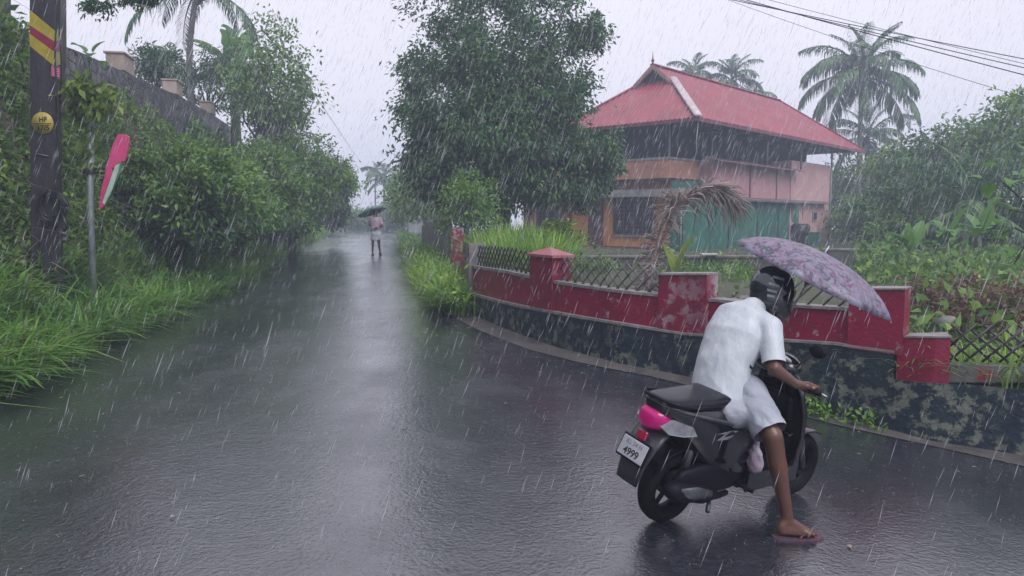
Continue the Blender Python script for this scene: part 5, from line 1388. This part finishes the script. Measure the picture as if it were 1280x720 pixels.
for i in range(5): F += [(i * n_, (i + 1) * n_, b_ + (i + 1) * n_, b_ + i * n_), (i * n_ + 8, b_ + i * n_ + 8, b_ + (i + 1) * n_ + 8, (i + 1) * n_ + 8)]
MB().add(V, F, True).build('leg_shield', M_BODY, SC, True)
MB().tube([(1.0, 0, .46), (1.12, 0, .475), (1.25, 0, .478), (1.36, 0, .44), (1.43, 0, .37)], [(.07, .03), (.085, .02), (.085, .018), (.07, .015), (.04, .012)], 12, lat=(0, 1, 0)).build('front_fender', M_BODY, SC, True)
for s in (-1, 1): MB().tube([(1.22, s * .07, .222), (1.13, s * .07, .42), (1.05, s * .04, .6)], [.02, .024, .026], 8).build('fork_leg', M_MET, SC, True)
MB().tube([(1.08, 0, .5), (.93, 0, .9)], .035, 10).build('steering_column', M_PLAS, SC, True)
# handlebar, cowl, mirrors placed so that the right grip meets the rider's hand
Gr = S4i @ at(1013, 487, 4.37); GX, GY, GZ = Gr.x, Gr.y, Gr.z
print('grip local', Gr)
HZ_ = GZ
hb = MB().tube([(GX - .01, GY - .06, HZ_), (GX + .02, GY + .09, HZ_ + .01), (GX + .08, -.1, HZ_ + .05), (GX + .08, .1, HZ_ + .05), (GX + .02, -GY - .09, HZ_ + .01), (GX - .01, -GY + .06, HZ_)], .012, 8).build('handlebar', M_MET, SC, True)
for s in (-1, 1):
    y = s * abs(GY)
    MB().tube([(GX - .012, y + s * .07, HZ_), (GX + .01, y - s * .055, HZ_ + .005)], .0185, 12).build('grip', M_PLAS, hb, True)
    MB().tube([(GX + .05, y - s * .07, HZ_ + .01), (GX + .06, y - s * .01, HZ_ - .01), (GX + .03, y + s * .09, HZ_ - .012)], .006, 6).build('brake_lever', M_SIL, hb, True)
MB().sections([(GX - .03, HZ_ + .05, .06, .02), (GX, HZ_ + .055, .15, .05), (GX + .07, HZ_ + .06, .17, .07), (GX + .15, HZ_ + .05, .13, .075), (GX + .2, HZ_ + .04, .07, .05)], 20, 2.4).build('headset_cowl', M_BODY, SC, True)
MB().ell((GX + .02, 0, HZ_ + .11), (.075, .13, .028), Matrix.Rotation(.5, 3, 'Y'), 16, 8).build('instrument_panel', M_LENS, SC, True)
MB().sections([(GX + .15, HZ_ + .05, .1, .06), (GX + .2, HZ_ + .03, .09, .05), (GX + .22, HZ_ + .02, .05, .03)], 16, 2.2).build('headlight', M_LENS, SC, True)
for s in (-1, 1):
    mr = MB().tube([(GX + .04, s * .15, HZ_ + .07), (GX + .06, s * .2, HZ_ + .16), (GX + .05, s * .24, HZ_ + .2)], .006, 6); mr = mr.build('mirror_stalk', M_MET, SC, True)
    MB().ell((GX + .05, s * .265, HZ_ + .215), (.02, .06, .038), None, 14, 8).build('mirror', M_PLAS, mr, True)
# glove box shelf
MB().box((.88, 0, .68), (.06, .26, .16), Matrix.Rotation(-.15, 3, 'Y'), .02).build('inner_panel', M_PLAS, SC, True)

# bag hanging from the hook between the legs
bp0 = at(944, 575, 4.42)
m2 = MB(); m2.ell(bp0, (.045, .05, .085), None, 18, 12); m2.tube([bp0 + Vector((0, 0, .07)), bp0 + Vector((.01, 0, .13))], [.02, .008], 8)
me = remesh(m2, .008, 3, .012, 22)
o = link('carry_bag', me, pm('white plastic bag', (.55, .48, .55), .3, (.42, .25, .38), 12, bump=.5, bscale=40)); tag(o, 'crumpled white and pink carrier bag hanging inside the scooter footwell', 'bag')

# ------------------------------------------------------------ rider
SK = pm('wet brown skin', (.14, .062, .043), .3, (.095, .042, .03), 4, bump=.12, bscale=60)
M_SHIRT = pm('wet white shirt', (.56, .585, .62), .5, (.44, .47, .52), 5, bump=.4, bscale=14, stretch=(1.6, 1.6, .6))
M_SHORT = pm('grey white cloth', (.36, .37, .42), .6, (.26, .28, .33), 6, bump=.45, bscale=22, col3=(.3, .32, .38), s3=14, t3=.6)
Lv = (RS @ Vector((0, 1, 0))).normalized(); Rv = -Lv
hipc_ = S4 @ Vector((.40, .0, .90))
ppl = thing('person', 'scooter rider in a soaked white shirt and pale shorts, right foot on the road', 'person', (hipc_.x, hipc_.y, 0))
PT_ = lambda u, v, D: at(u, v, D)
W0, W1, W2, W3, W4 = PT_(905, 492, 4.47), PT_(906, 455, 4.50), PT_(919, 420, 4.55), PT_(931, 396, 4.60), PT_(944, 384, 4.64)
shR = W3 + Rv * .19 + Vector((0, 0, -.015)); shL = W3 + Lv * .15 + Vector((.02, 0, -.04))
elR, wrR, haR = PT_(968, 461, 4.31), PT_(994, 480, 4.33), PT_(1006, 485, 4.35)
head = PT_(965, 362, 4.70)
# umbrella geometry first, the left hand holds its handle
UA = Vector((.43, -.14, .89)).normalized(); UC = PT_(1012, 349, 4.86)
UH = UC - UA * .56
elL = PT_(945, 440, 4.93)
hipR, knR, anR = S4 @ Vector((.43, -.10, .80)), PT_(966, 546, 4.20), PT_(984, 650, 4.12)
hipL, knL, anL = S4 @ Vector((.43, .10, .80)), S4 @ Vector((.80, .14, .64)), S4 @ Vector((.74, .13, .37))
gR = float(rz(1.45, 4.1))
def ground_pt(u, v, h):  # point above the road seen at a pixel
    q = onground(u, v); D = q.y
    for _ in range(6):
        p = at(u, v, D); D *= (CAMZ - (float(rz(p.x, p.y)) + h)) / (CAMZ - p.z)
    return at(u, v, D)
heel, ball, toe = ground_pt(977, 661, .055), ground_pt(1007, 665, .045), ground_pt(1021, 664, .038)
anR = ground_pt(984, 648, .115)
body = MB()
def loftb(mb, pts, dims, lat):
    mb.tube(pts, [(a, b_) for a, b_ in dims], 20, lat=lat); 
    for p, d in ((pts[0], dims[0]), (pts[-1], dims[-1])): mb.ell(p, (min(d),) * 3, None, 14, 8)
loftb(body, [W0, W1, W2, W3, W4], [(.15, .11), (.14, .10), (.165, .115), (.15, .09), (.06, .06)], Lv)
body.chainc([W3, shR, elR, wrR], [.07, .058, .042, .028]); body.chainc([W3, shL, elL, UH - UA * .0 + Rv * .03], [.07, .058, .042, .028])
body.chainc([W4, head - Vector((.01, 0, .05))], [.06, .058]); body.ell(head, (.085, .09, .105), None, 18, 12)
fdir = Vector((.86, .45, -.28)).normalized(); body.ell(head + fdir * .08 - Vector((0, 0, .03)), (.02, .018, .022), None, 10, 6); body.ell(head + fdir * .05 - Vector((0, 0, .08)), (.04, .04, .035), None, 12, 8)
body.chainc([W0, hipR, knR, anR], [.12, .092, .058, .036]); body.chainc([knR.lerp(anR, .12), knR.lerp(anR, .35), knR.lerp(anR, .7)], [.05, .054, .038])
body.chainc([W0, hipL, knL, anL], [.12, .092, .06, .038])
body.chainc([anR, heel + Vector((.0, 0, .01))], [.036, .034]); body.chainc([anR + Vector((.01, 0, -.02)), ball, ball.lerp(toe, .5)], [.034, .03, .02])
body.chainc([heel, ball], [.034, .032])
sd = (toe - heel).normalized(); sl_ = Vector((0, 0, 1)).cross(sd).normalized()
body.chainc([ball + sl_ * .028, ball - sl_ * .03], [.024, .02])
ftL = S4 @ Vector((.86, .14, .335)); body.chainc([anL, ftL, S4 @ Vector((.91, .14, .325))], [.036, .028, .018])
# palms
cR = S4 @ Gr; axo = Rv; gf = (RS @ Vector((1, 0, 0))); gu = (RS @ Vector((0, 0, 1)))
body.chainc([wrR, cR - gf * .03 + gu * .018 - axo * .02], [.028, .026]); body.chainc([cR - gf * .026 + gu * .02 - axo * .034, cR - gf * .026 + gu * .02 + axo * .03], [.021, .019])
body.chainc([cR - gf * .005 + gu * .03 - axo * .032, cR - gf * .005 + gu * .03 + axo * .034], [.013, .012])
body.chainc([UH + Rv * .03 + UA * .03, UH + Rv * .03 - UA * .03], [.02, .02])
me = remesh(body, .0095, 5)
ex_ = MB()
def finger(pts, r):
    ex_.chainc(pts, [r * (1 - .08 * i) for i in range(len(pts))], 10)
for i, (o_, r) in enumerate(((-.033, .0098), (-.011, .0102), (.011, .0098), (.032, .0086))):
    c = cR + axo * o_; k = (1, 1.08, 1.03, .88)[i]
    finger([c - gf * .008 + gu * .026, c + gf * .020 * k + gu * .028, c + gf * .036 * k + gu * .004, c + gf * .026 * k - gu * .022, c + gf * .006 - gu * .028], r)
c = cR - axo * .05; finger([cR - axo * .04 - gf * .035 + gu * .008, c - gf * .015 - gu * .012, c + gf * .012 - gu * .024, cR - axo * .03 + gf * .026 - gu * .026], .0105)
uf = (Vector((0, 1, 0)) - UA * UA.y).normalized(); 
for i, o_ in enumerate((.033, .011, -.011, -.031)):
    c = UH + UA * o_; finger([c + Rv * .03, c + Rv * .022 + uf * .022, c + uf * .028 - Rv * .006, c - Rv * .024 + uf * .012, c - Rv * .02 - uf * .008], (.0098, .01, .0095, .0085)[i])
finger([UH + Rv * .028 - uf * .01 + UA * .02, UH - uf * .022 + UA * .035, UH - Rv * .015 - uf * .018 + UA * .045], .0105)
for i in range(5):
    o_ = (.034, .016, .0, -.016, -.031)[i]; ln = (.028, .03, .027, .023, .018)[i]; r = (.0135, .0095, .009, .0085, .008)[i]
    a = ball.lerp(toe, .45) + sl_ * o_ - Vector((0, 0, .004)); finger([a - sd * .015, a + sd * ln * .6 + Vector((0, 0, .002)), a + sd * ln - Vector((0, 0, .006))], r)
me = joinmesh(me, ex_); me.polygons.foreach_set('use_smooth', [True] * len(me.polygons))
link('body', me, SK, ppl)
def cut(me, co, no, R):
    bm = bmesh.new(); bm.from_mesh(me); no = Vector(no).normalized(); co = Vector(co)
    vs = [v for v in bm.verts if (v.co - co).length < R]; s_ = set(vs)
    es = [e for e in bm.edges if e.verts[0] in s_ and e.verts[1] in s_]; fs = [f for f in bm.faces if all(v in s_ for v in f.verts)]
    bmesh.ops.bisect_plane(bm, geom=vs + es + fs, plane_co=co, plane_no=no)
    bmesh.ops.delete(bm, geom=[v for v in bm.verts if (v.co - co).length < R and (v.co - co).dot(no) > 1e-5], context='VERTS')
    bm.to_mesh(me); bm.free(); me.update()
# shirt
sh = MB()
loftb(sh, [PT_(896, 505, 4.44), PT_(898, 488, 4.46), W1 + Vector((-.008, 0, 0)), W2, W3 + Vector((0, 0, .004)), PT_(939, 389, 4.62)], [(.185, .135), (.18, .13), (.175, .13), (.196, .138), (.19, .108), (.085, .08)], Lv)
sh.chainc([W3 + Rv * .06, shR + Vector((0, 0, .005)), shR.lerp(elR, .45), shR.lerp(elR, 1.0)], [.09, .072, .066, .068], 16)
sh.chainc([W3 + Lv * .06, shL + Vector((0, 0, .005)), shL.lerp(elL, .45), shL.lerp(elL, 1.0)], [.08, .07, .064, .066], 16)
sh.tube([PT_(939, 391, 4.62), PT_(945, 380, 4.65)], [.078, .07], 16)
me = remesh(sh, .0085, 6, .0052, 7.5)
cut(me, shR.lerp(elR, .88), elR - shR, .13); cut(me, shL.lerp(elL, .88), elL - shL, .13)
link('shirt', me, M_SHIRT, ppl)
# shorts / folded cloth
st_ = MB()
loftb(st_, [PT_(893, 505, 4.42), PT_(910, 510, 4.42), PT_(928, 512, 4.45)], [(.17, .12), (.18, .12), (.17, .1)], Lv)
st_.chainc([hipR + Vector((0, 0, -.0)), hipR.lerp(knR, .45), hipR.lerp(knR, 1.0)], [.112, .1, .096], 18)
st_.chainc([hipL, hipL.lerp(knL, .45), hipL.lerp(knL, .9)], [.112, .1, .09], 18)
me = remesh(st_, .0085, 5, .008, 13)
cut(me, hipR.lerp(knR, .9), knR - hipR, .16)
link('shorts', me, M_SHORT, ppl)
# helmet
hm = MB(); Rh = Matrix.Rotation(math.radians(28), 3, 'Z') @ Matrix.Rotation(math.radians(18), 3, 'Y')
hm.ell(head + Vector((0, 0, .012)), (.145, .125, .135), Rh, 28, 18); hm.ell(head + Rh @ Vector((.015, 0, -.06)), (.142, .124, .118), Rh, 28, 18)
hm.ell(head + Rh @ Vector((.08, 0, -.11)), (.085, .105, .055), Rh, 20, 12)
me = remesh(hm, .009, 6)
M_REFL = pm('reflective tape', (.28, .32, .33), .4, (.2, .24, .25), 5)
M_HELM = pm('black helmet shell', (.012, .015, .022), .16, (.02, .024, .032), 4, bump=0, coat=.8)
hl = link('helmet', me, M_HELM, ppl)
def onhelm(az, el_, r=1.0):
    v = Vector((math.cos(el_) * math.cos(az) * .147, math.cos(el_) * math.sin(az) * .127, math.sin(el_) * .137)) * r
    return head + Vector((0, 0, .012)) + Rh @ v
# reflective dashes lying on the back right of the shell
from mathutils.bvhtree import BVHTree
hbv = BVHTree.FromPolygons([v.co.copy() for v in hl.data.vertices], [tuple(p.vertices) for p in hl.data.polygons])
hinv = chain(hl).inverted() if False else Matrix.Translation(-Vector(ppl.location))
cam_o = hinv @ Vector((0, 0, CAMZ))
for (u0, v0, u1, v1) in ((966, 346, 980, 350), (961, 354, 974, 358), (959, 362, 971, 365), (959, 369, 968, 371)):
    top, bot = [], []
    for k in range(6):
        f = k / 5
        for dv, lst in ((-1.5, top), (1.5, bot)):
            q = hinv @ at(u0 + (u1 - u0) * f, v0 + (v1 - v0) * f + dv, 4.7); hit = hbv.ray_cast(cam_o, (q - cam_o).normalized())
            if hit[0] is not None: lst.append((hit[0] + hit[1] * .002, hit[0] + hit[1] * .0035))
    n_ = min(len(top), len(bot))
    if n_ > 1:
        V = []
        for k in range(n_): V += [top[k][1], bot[k][1], bot[k][0], top[k][0]]
        MB().add(V, [(4 * k + j, 4 * k + (j + 1) % 4, 4 * k + 4 + (j + 1) % 4, 4 * k + 4 + j) for k in range(n_ - 1) for j in range(4)] + [(0, 1, 2, 3), (4 * n_ - 1, 4 * n_ - 2, 4 * n_ - 3, 4 * n_ - 4)]).build('reflective_dash', M_REFL, hl, True)
V = []; F = []
for i in range(9):
    a = -1.1 + 2.2 * i / 8
    for e in (-.25, 0, .25): V.append(onhelm(a, e - .12, 1.06))
F = [(3 * i + j, 3 * i + j + 1, 3 * i + 4 + j, 3 * i + 3 + j) for i in range(8) for j in range(2)]
MB().add(V, F, True).build('visor', M_GLASS, hl)
# slippers
def slipper(a, c, sidev, up, w, par, m_=pm('worn rubber slipper', (.16, .06, .08), .5, (.07, .05, .07), 9)):
    d = (c - a).normalized(); Lh = (c - a).length; pts = []
    for k in range(20):
        t = 2 * PI * k / 20; x = .5 + .5 * math.cos(t); wd = w * (.8 + .25 * x) * math.sin(t)
        pts.append(a + d * (x * Lh) + sidev * wd)
    MB().prism(pts, up * .016).tube([a + d * Lh * .82 + up * .02, a + d * Lh * .66 + sidev * .022 + up * .062, a + d * Lh * .42 + sidev * w * .95 + up * .018], .006, 6).tube([a + d * Lh * .82 + up * .02, a + d * Lh * .66 - sidev * .022 + up * .06, a + d * Lh * .42 - sidev * w * .95 + up * .018], .006, 6).build('slipper', m_, par)
za = Vector((0, 0, 1)); h0 = Vector((heel.x, heel.y, 0)) - sd * .06; c0 = Vector((toe.x, toe.y, 0)) + Vector((sd.x, sd.y, 0)) * .045
h0.z = float(rz(h0.x, h0.y)) - .002; c0.z = float(rz(c0.x, c0.y)) - .002
slipper(h0, c0, sl_, za, .056, ppl)

# ------------------------------------------------------------ umbrellas
def umbrella(name, label, C0, A, R, depth, mat_, hl_, mrib, mshaft, spin=0, inner=None):
    z = A.normalized(); x = Vector((1, 0, 0)); x = (x - z * x.dot(z)).normalized(); y = z.cross(x)
    Rm_ = Matrix((x, y, z)).transposed() @ Matrix.Rotation(spin, 3, 'Z')
    t = thing(name, label, 'umbrella', C0, Rm_)
    nr, ns, sub = 10, 8, 8; V = [(0, 0, depth)]; F = []
    n = ns * sub
    for i in range(1, nr + 1):
        f = i / nr
        for k in range(n):
            a = 2 * PI * k / n; q = (k % sub) / sub; e = 4 * q * (1 - q)
            ch = math.cos(PI / ns) / math.cos((q - .5) * 2 * PI / ns)  # straight between ribs
            rr = R * math.sin(f * 1.12) / math.sin(1.12) * (ch * (1 - .0) ) * (1 - .07 * e * f ** 3)
            zz = depth * (math.cos(f * 1.12) - math.cos(1.12)) / (1 - math.cos(1.12)) - depth * .05 * e * f
            V.append((rr * math.cos(a), rr * math.sin(a), zz))
    for k in range(n): F.append((0, 1 + k, 1 + (k + 1) % n))
    for i in range(nr - 1):
        for k in range(n): F.append((1 + i * n + k, 1 + (i + 1) * n + k, 1 + (i + 1) * n + (k + 1) % n, 1 + i * n + (k + 1) % n))
    o = MB().add(V, F, True).build('canopy', mat_, t, True)
    sm = o.modifiers.new('th', 'SOLIDIFY'); sm.thickness = .0015
    for k in range(ns):
        a = 2 * PI * k / ns; m2 = MB(); P = []
        for i in range(nr + 1):
            f = i / nr; rr = R * math.sin(f * 1.12) / math.sin(1.12) * .995; zz = depth * (math.cos(f * 1.12) - math.cos(1.12)) / (1 - math.cos(1.12)) - .008
            P.append((rr * math.cos(a), rr * math.sin(a), zz))
        m2.tube(P, .0028, 5); m2.rod(P[5], (0, 0, -.04), .002, 5); m2.ell(P[-1], (.006,) * 3, None, 6, 5); m2.build('rib', mrib, t, True)
    MB().tube([(0, 0, depth + .05), (0, 0, depth - .02), (0, 0, -hl_)], [.004, .006, .006], 8).ell((0, 0, -.04), (.014, .014, .02), None, 8, 6).build('shaft', mshaft, t, True)
    MB().tube([(0, 0, -hl_ + .1), (0, 0, -hl_ - .02)], [.012, .014], 10).build('handle', M_PLAS, t, True)
    return t
m, nt, b = nodes('floral umbrella cloth'); tc = N(nt, 'ShaderNodeTexCoord'); vec = tc.outputs['Object']
v1 = N(nt, 'ShaderNodeTexVoronoi'); v1.inputs['Scale'].default_value = 52; L(nt, vec, v1.inputs['Vector'])
nz = noise_(nt, vec, 14, 3); sp_ = N(nt, 'ShaderNodeSeparateColor'); L(nt, v1.outputs['Color'], sp_.inputs[0])
fl = ramp(nt, sp_.outputs[0], [(0, (.18, .09, .16)), (.22, (.27, .17, .26)), (.4, (.2, .18, .26)), (.6, (.08, .12, .13)), (.8, (.27, .24, .32))])
fl.color_ramp.interpolation = 'CONSTANT'
f2 = mixc(nt, ramp(nt, nz.outputs['Fac'], [(.52, (0, 0, 0)), (.66, (1, 1, 1))]).outputs['Color'], fl.outputs['Color'], (.3, .25, .35))
ln_ = N(nt, 'ShaderNodeVectorMath', operation='LENGTH'); mp = N(nt, 'ShaderNodeMapping'); mp.inputs['Scale'].default_value = (1, 1, .0); L(nt, vec, mp.inputs['Vector']); L(nt, mp.outputs['Vector'], ln_.inputs[0])
edge = ramp(nt, ln_.outputs['Value'], [(.49, (0, 0, 0)), (.5, (1, 1, 1))])
cc_ = mixc(nt, edge.outputs['Color'], f2, (.28, .28, .37))
L(nt, cc_, b.inputs['Base Color']); b.inputs['Roughness'].default_value = .35
tr = N(nt, 'ShaderNodeBsdfTranslucent'); L(nt, cc_, tr.inputs['Color']); mx = N(nt, 'ShaderNodeMixShader'); mx.inputs[0].default_value = .25
L(nt, b.outputs[0], mx.inputs[1]); L(nt, tr.outputs[0], mx.inputs[2]); L(nt, mx.outputs[0], nt.nodes['Material Output'].inputs['Surface'])
umbrella('umbrella', 'pink and grey floral umbrella held tilted by the scooter rider', UC, UA, .54, .19, m, .62, M_SIL, M_SIL, .2)

# ------------------------------------------------------------ walker
WG = onground(470, 319); WG.z = float(rz(WG.x, WG.y)); D = WG.y
wk = thing('person', 'distant walker seen from behind in a mauve shirt and short pale lungi', 'person', WG)
k = Vector((WG.x, WG.y, WG.z)); q = lambda x, y, z: k + Vector((x, y, z))
wb = MB()
hL, hR = q(-.09, 0, .86), q(.09, 0, .86)
fL, fR = q(-.12, -.02, .05), q(.1, .22, .09)
wb.chainc([hL, q(-.115, .03, .48), q(-.125, -.02, .1)], [.09, .055, .035]); wb.chainc([hR, q(.1, .06, .48), q(.11, .2, .13)], [.09, .055, .035])
wb.chainc([q(-.125, -.04, .045), q(-.13, .13, .03)], [.04, .03]); wb.chainc([q(.11, .17, .09), q(.12, .33, .04)], [.038, .03])
wb.tube([q(0, 0, .82), q(0, 0, 1.05), q(0, .03, 1.25), q(0, .03, 1.36)], [(.16, .11), (.14, .1), (.17, .11), (.15, .08)], 16, lat=(1, 0, 0))
wb.chainc([q(0, .03, 1.36), q(0, .04, 1.46)], [.06, .055]); wb.ell(q(0, .05, 1.53), (.078, .092, .11), None, 14, 10)
wb.chainc([q(.17, .02, 1.34), q(.25, -.03, 1.08), q(.08, -.15, 1.0), q(.0, -.16, 1.0)], [.055, .042, .033, .032])
wb.chainc([q(-.17, .02, 1.34), q(-.24, .1, 1.1), q(-.08, .25, 1.2), q(-.05, .27, 1.24)], [.055, .042, .033, .035])
me = remesh(wb, .018, 3); link('body', me, pm('dark skin', (.10, .05, .04), .4, (.07, .035, .03), 5), wk)
ws = MB(); ws.tube([q(0, 0, .92), q(0, 0, 1.05), q(0, .03, 1.25), q(0, .03, 1.39)], [(.18, .14), (.165, .125), (.19, .13), (.14, .09)], 16, lat=(1, 0, 0))
ws.chainc([q(.13, .03, 1.33), q(.17, .02, 1.34), q(.235, -.02, 1.14)], [.07, .07, .065]); ws.chainc([q(-.13, .03, 1.33), q(-.17, .02, 1.34), q(-.225, .08, 1.16)], [.07, .07, .065])
link('shirt', remesh(ws, .018, 3, .012, 8), pm('mauve shirt', (.46, .33, .40), .6, (.38, .27, .33), 4), wk)
wl = MB(); wl.tube([q(0, .02, .98), q(0, .02, .85), q(-.0, .04, .56)], [(.165, .125), (.19, .14), (.2, .15)], 18, lat=(1, 0, 0))
link('lungi', remesh(wl, .018, 2, .014, 9), pm('pale lungi', (.6, .61, .66), .6, (.5, .51, .57), 5), wk)
hr = MB().ell(q(0, .04, 1.565), (.088, .1, .095), None, 14, 10).build('hair', M_BLK, wk)
m2 = MB(); m2.box(q(-.13, .05, .01), (.1, .28, .02), None, .008); m2.box(q(.115, .26, .03), (.1, .27, .02), Matrix.Rotation(-.15, 3, 'X'), .008); m2.build('slipper', M_PLAS, wk)
UA2 = Vector((-.34, .12, .93)).normalized(); UC2 = q(-.08, .12, 1.55)
UC2 = Vector((q(-.05, .27, 1.24))) + UA2 * .36
umbrella('umbrella', 'dark green umbrella tilted over the distant walker', UC2, UA2, .58, .19, pm('dark green cloth', (.012, .07, .055), .3, (.02, .1, .08), 6, bump=.1), .42, M_SIL, M_SIL, .3)
# ------------------------------------------------------------ rain
rr = np.random.default_rng(99); n = 30000
y = 1.6 + 30 * rr.random(n) ** .9; x = (rr.random(n) * 2 - 1) * (3 + y * .85) ; z = -.2 + rr.random(n) * (3.2 + y * .36)
P = np.stack([x, y, z], 1)
keep = (P[:, 2] > rz(x, y) + .12) & (y > 1.6); P = P[keep]; n = len(P)
d = unit(np.array([-.36, -.06, -1.0]) + rr.normal(size=(n, 3)) * .06); l = (.07 + .011 * P[:, 1] * rr.uniform(.4, 1.2, n))[:, None] * rr.uniform(.6, 1.3, (n, 1))
r = (.0008 + .00019 * P[:, 1])[:, None] * rr.uniform(.6, 1.3, (n, 1))
s1 = unit(np.cross(d, np.array([0, 1.0, 0]))); s2 = np.cross(d, s1)
ring = [s1, -.5 * s1 + .866 * s2, -.5 * s1 - .866 * s2]
V = np.stack([P] + [P + d * l * .5 + q * r for q in ring] + [P + d * l], 1).reshape(-1, 3)
b = (np.arange(n) * 5)[:, None]
F = np.concatenate([b + np.array([[0, 1, 2]]), b + np.array([[0, 2, 3]]), b + np.array([[0, 3, 1]]), b + np.array([[4, 2, 1]]), b + np.array([[4, 3, 2]]), b + np.array([[4, 1, 3]])])
m, nt, bb = nodes('falling rain water'); bb.inputs['Base Color'].default_value = (.9, .92, .96, 1); bb.inputs['Roughness'].default_value = .2
tr = N(nt, 'ShaderNodeBsdfTransparent'); tl = N(nt, 'ShaderNodeBsdfTranslucent'); tl.inputs['Color'].default_value = (.95, .96, 1, 1)
m1 = N(nt, 'ShaderNodeMixShader'); m1.inputs[0].default_value = .5; L(nt, bb.outputs[0], m1.inputs[1]); L(nt, tl.outputs[0], m1.inputs[2])
m2_ = N(nt, 'ShaderNodeMixShader'); m2_.inputs[0].default_value = .4; L(nt, tr.outputs[0], m2_.inputs[1]); L(nt, m1.outputs[0], m2_.inputs[2]); L(nt, m2_.outputs[0], nt.nodes['Material Output'].inputs['Surface'])
RAINM = m
o = link('rain', npmesh('rain', V, F), m); tag(o, 'slanting streaks of heavy rain falling over the whole road junction', 'rain', kind='stuff')
# splash crowns and specks on the wet road
n = 5000; y = 2.2 + 16 * rr.random(n) ** 1.1; x = xl(y) + (xr(y) - xl(y)) * rr.random(n)
P = np.repeat(np.stack([x, y, rz(x, y) + .006], 1), 4, 0); k = len(P); a = rr.random(k) * 2 * PI; q = rr.uniform(.002, .014, k)
P += np.stack([np.cos(a) * q, np.sin(a) * q, rr.uniform(0, .016, k)], 1)
V, F = leafquads(P, .0075, .0045, np.array([0, 0, 1.0]), .8, rr)
o = link('rain_splashes', npmesh('rain_splashes', V, F), RAINM); tag(o, 'tiny splashes where raindrops hit the wet asphalt', 'splashes', kind='stuff')

# ------------------------------------------------------------ haze, sky, light, camera
m = bpy.data.materials.new('rain haze'); m.use_nodes = True; nt = m.node_tree; nt.nodes.clear()
out = nt.nodes.new('ShaderNodeOutputMaterial'); pv = nt.nodes.new('ShaderNodeVolumePrincipled')
pv.inputs['Color'].default_value = (.74, .82, 1.0, 1); pv.inputs['Density'].default_value = HAZE; pv.inputs['Anisotropy'].default_value = .2
nt.links.new(pv.outputs[0], out.inputs['Volume'])
o = MB().bx(-195, 195, -195, 195, -1.75, 17).build('haze', m); tag(o, 'grey rain haze fading the far end of the road', 'haze', kind='stuff')
EL, AZ = math.radians(52), math.radians(148)
w = bpy.data.worlds.new('World'); sc.world = w; w.use_nodes = True; nt = w.node_tree; bg = nt.nodes['Background']
sky = nt.nodes.new('ShaderNodeTexSky'); sky.sky_type = 'NISHITA'; sky.sun_disc = False; sky.sun_elevation = EL; sky.sun_rotation = AZ; sky.dust_density = 3
hs = nt.nodes.new('ShaderNodeHueSaturation'); hs.inputs['Saturation'].default_value = .15; nt.links.new(sky.outputs[0], hs.inputs['Color'])
tc = nt.nodes.new('ShaderNodeTexCoord'); nz = nt.nodes.new('ShaderNodeTexNoise'); nz.inputs['Scale'].default_value = 1.6; nz.inputs['Detail'].default_value = 4; nt.links.new(tc.outputs['Generated'], nz.inputs['Vector'])
rp = nt.nodes.new('ShaderNodeValToRGB'); rp.color_ramp.elements[0].color = (5.3, 5.15, 5.9, 1); rp.color_ramp.elements[1].color = (6.1, 5.95, 6.75, 1); rp.color_ramp.elements[0].position = .3; rp.color_ramp.elements[1].position = .7
nt.links.new(nz.outputs['Fac'], rp.inputs['Fac'])
mx = nt.nodes.new('ShaderNodeMix'); mx.data_type = 'RGBA'; mx.inputs[0].default_value = .88; nt.links.new(hs.outputs[0], mx.inputs[6]); nt.links.new(rp.outputs[0], mx.inputs[7])
nt.links.new(mx.outputs[2], bg.inputs['Color']); bg.inputs['Strength'].default_value = .122
ld = bpy.data.lights.new('sun', 'SUN'); ld.energy = 1.5; ld.angle = math.radians(35); ld.color = (.97, .98, 1)
so = bpy.data.objects.new('sun', ld); C.objects.link(so)
dirv = Vector((math.sin(AZ) * math.cos(EL), math.cos(AZ) * math.cos(EL), math.sin(EL)))
so.rotation_euler = dirv.to_track_quat('Z', 'Y').to_euler(); so.location = (0, 0, 30)
cam = bpy.data.cameras.new('camera'); cam.lens = 36 * FPX / 1280; cam.sensor_width = 36; cam.clip_start = .05; cam.clip_end = 2000
co = bpy.data.objects.new('camera', cam); C.objects.link(co); co.location = (0, 0, CAMZ); co.rotation_euler = (PI / 2 - PITCH, 0, 0); sc.camera = co
sc.view_settings.view_transform = 'Standard'; sc.view_settings.look = 'None'; sc.view_settings.exposure = .55; sc.view_settings.gamma = 1; sc.view_settings.use_curve_mapping = False
sc.cycles.use_denoising = True; sc.cycles.max_bounces = 6; sc.cycles.diffuse_bounces = 3; sc.cycles.glossy_bounces = 3; sc.cycles.transmission_bounces = 3; sc.cycles.transparent_max_bounces = 12; sc.cycles.volume_bounces = 2
sc.cycles.caustics_reflective = False; sc.cycles.caustics_refractive = False; sc.cycles.sample_clamp_indirect = 4
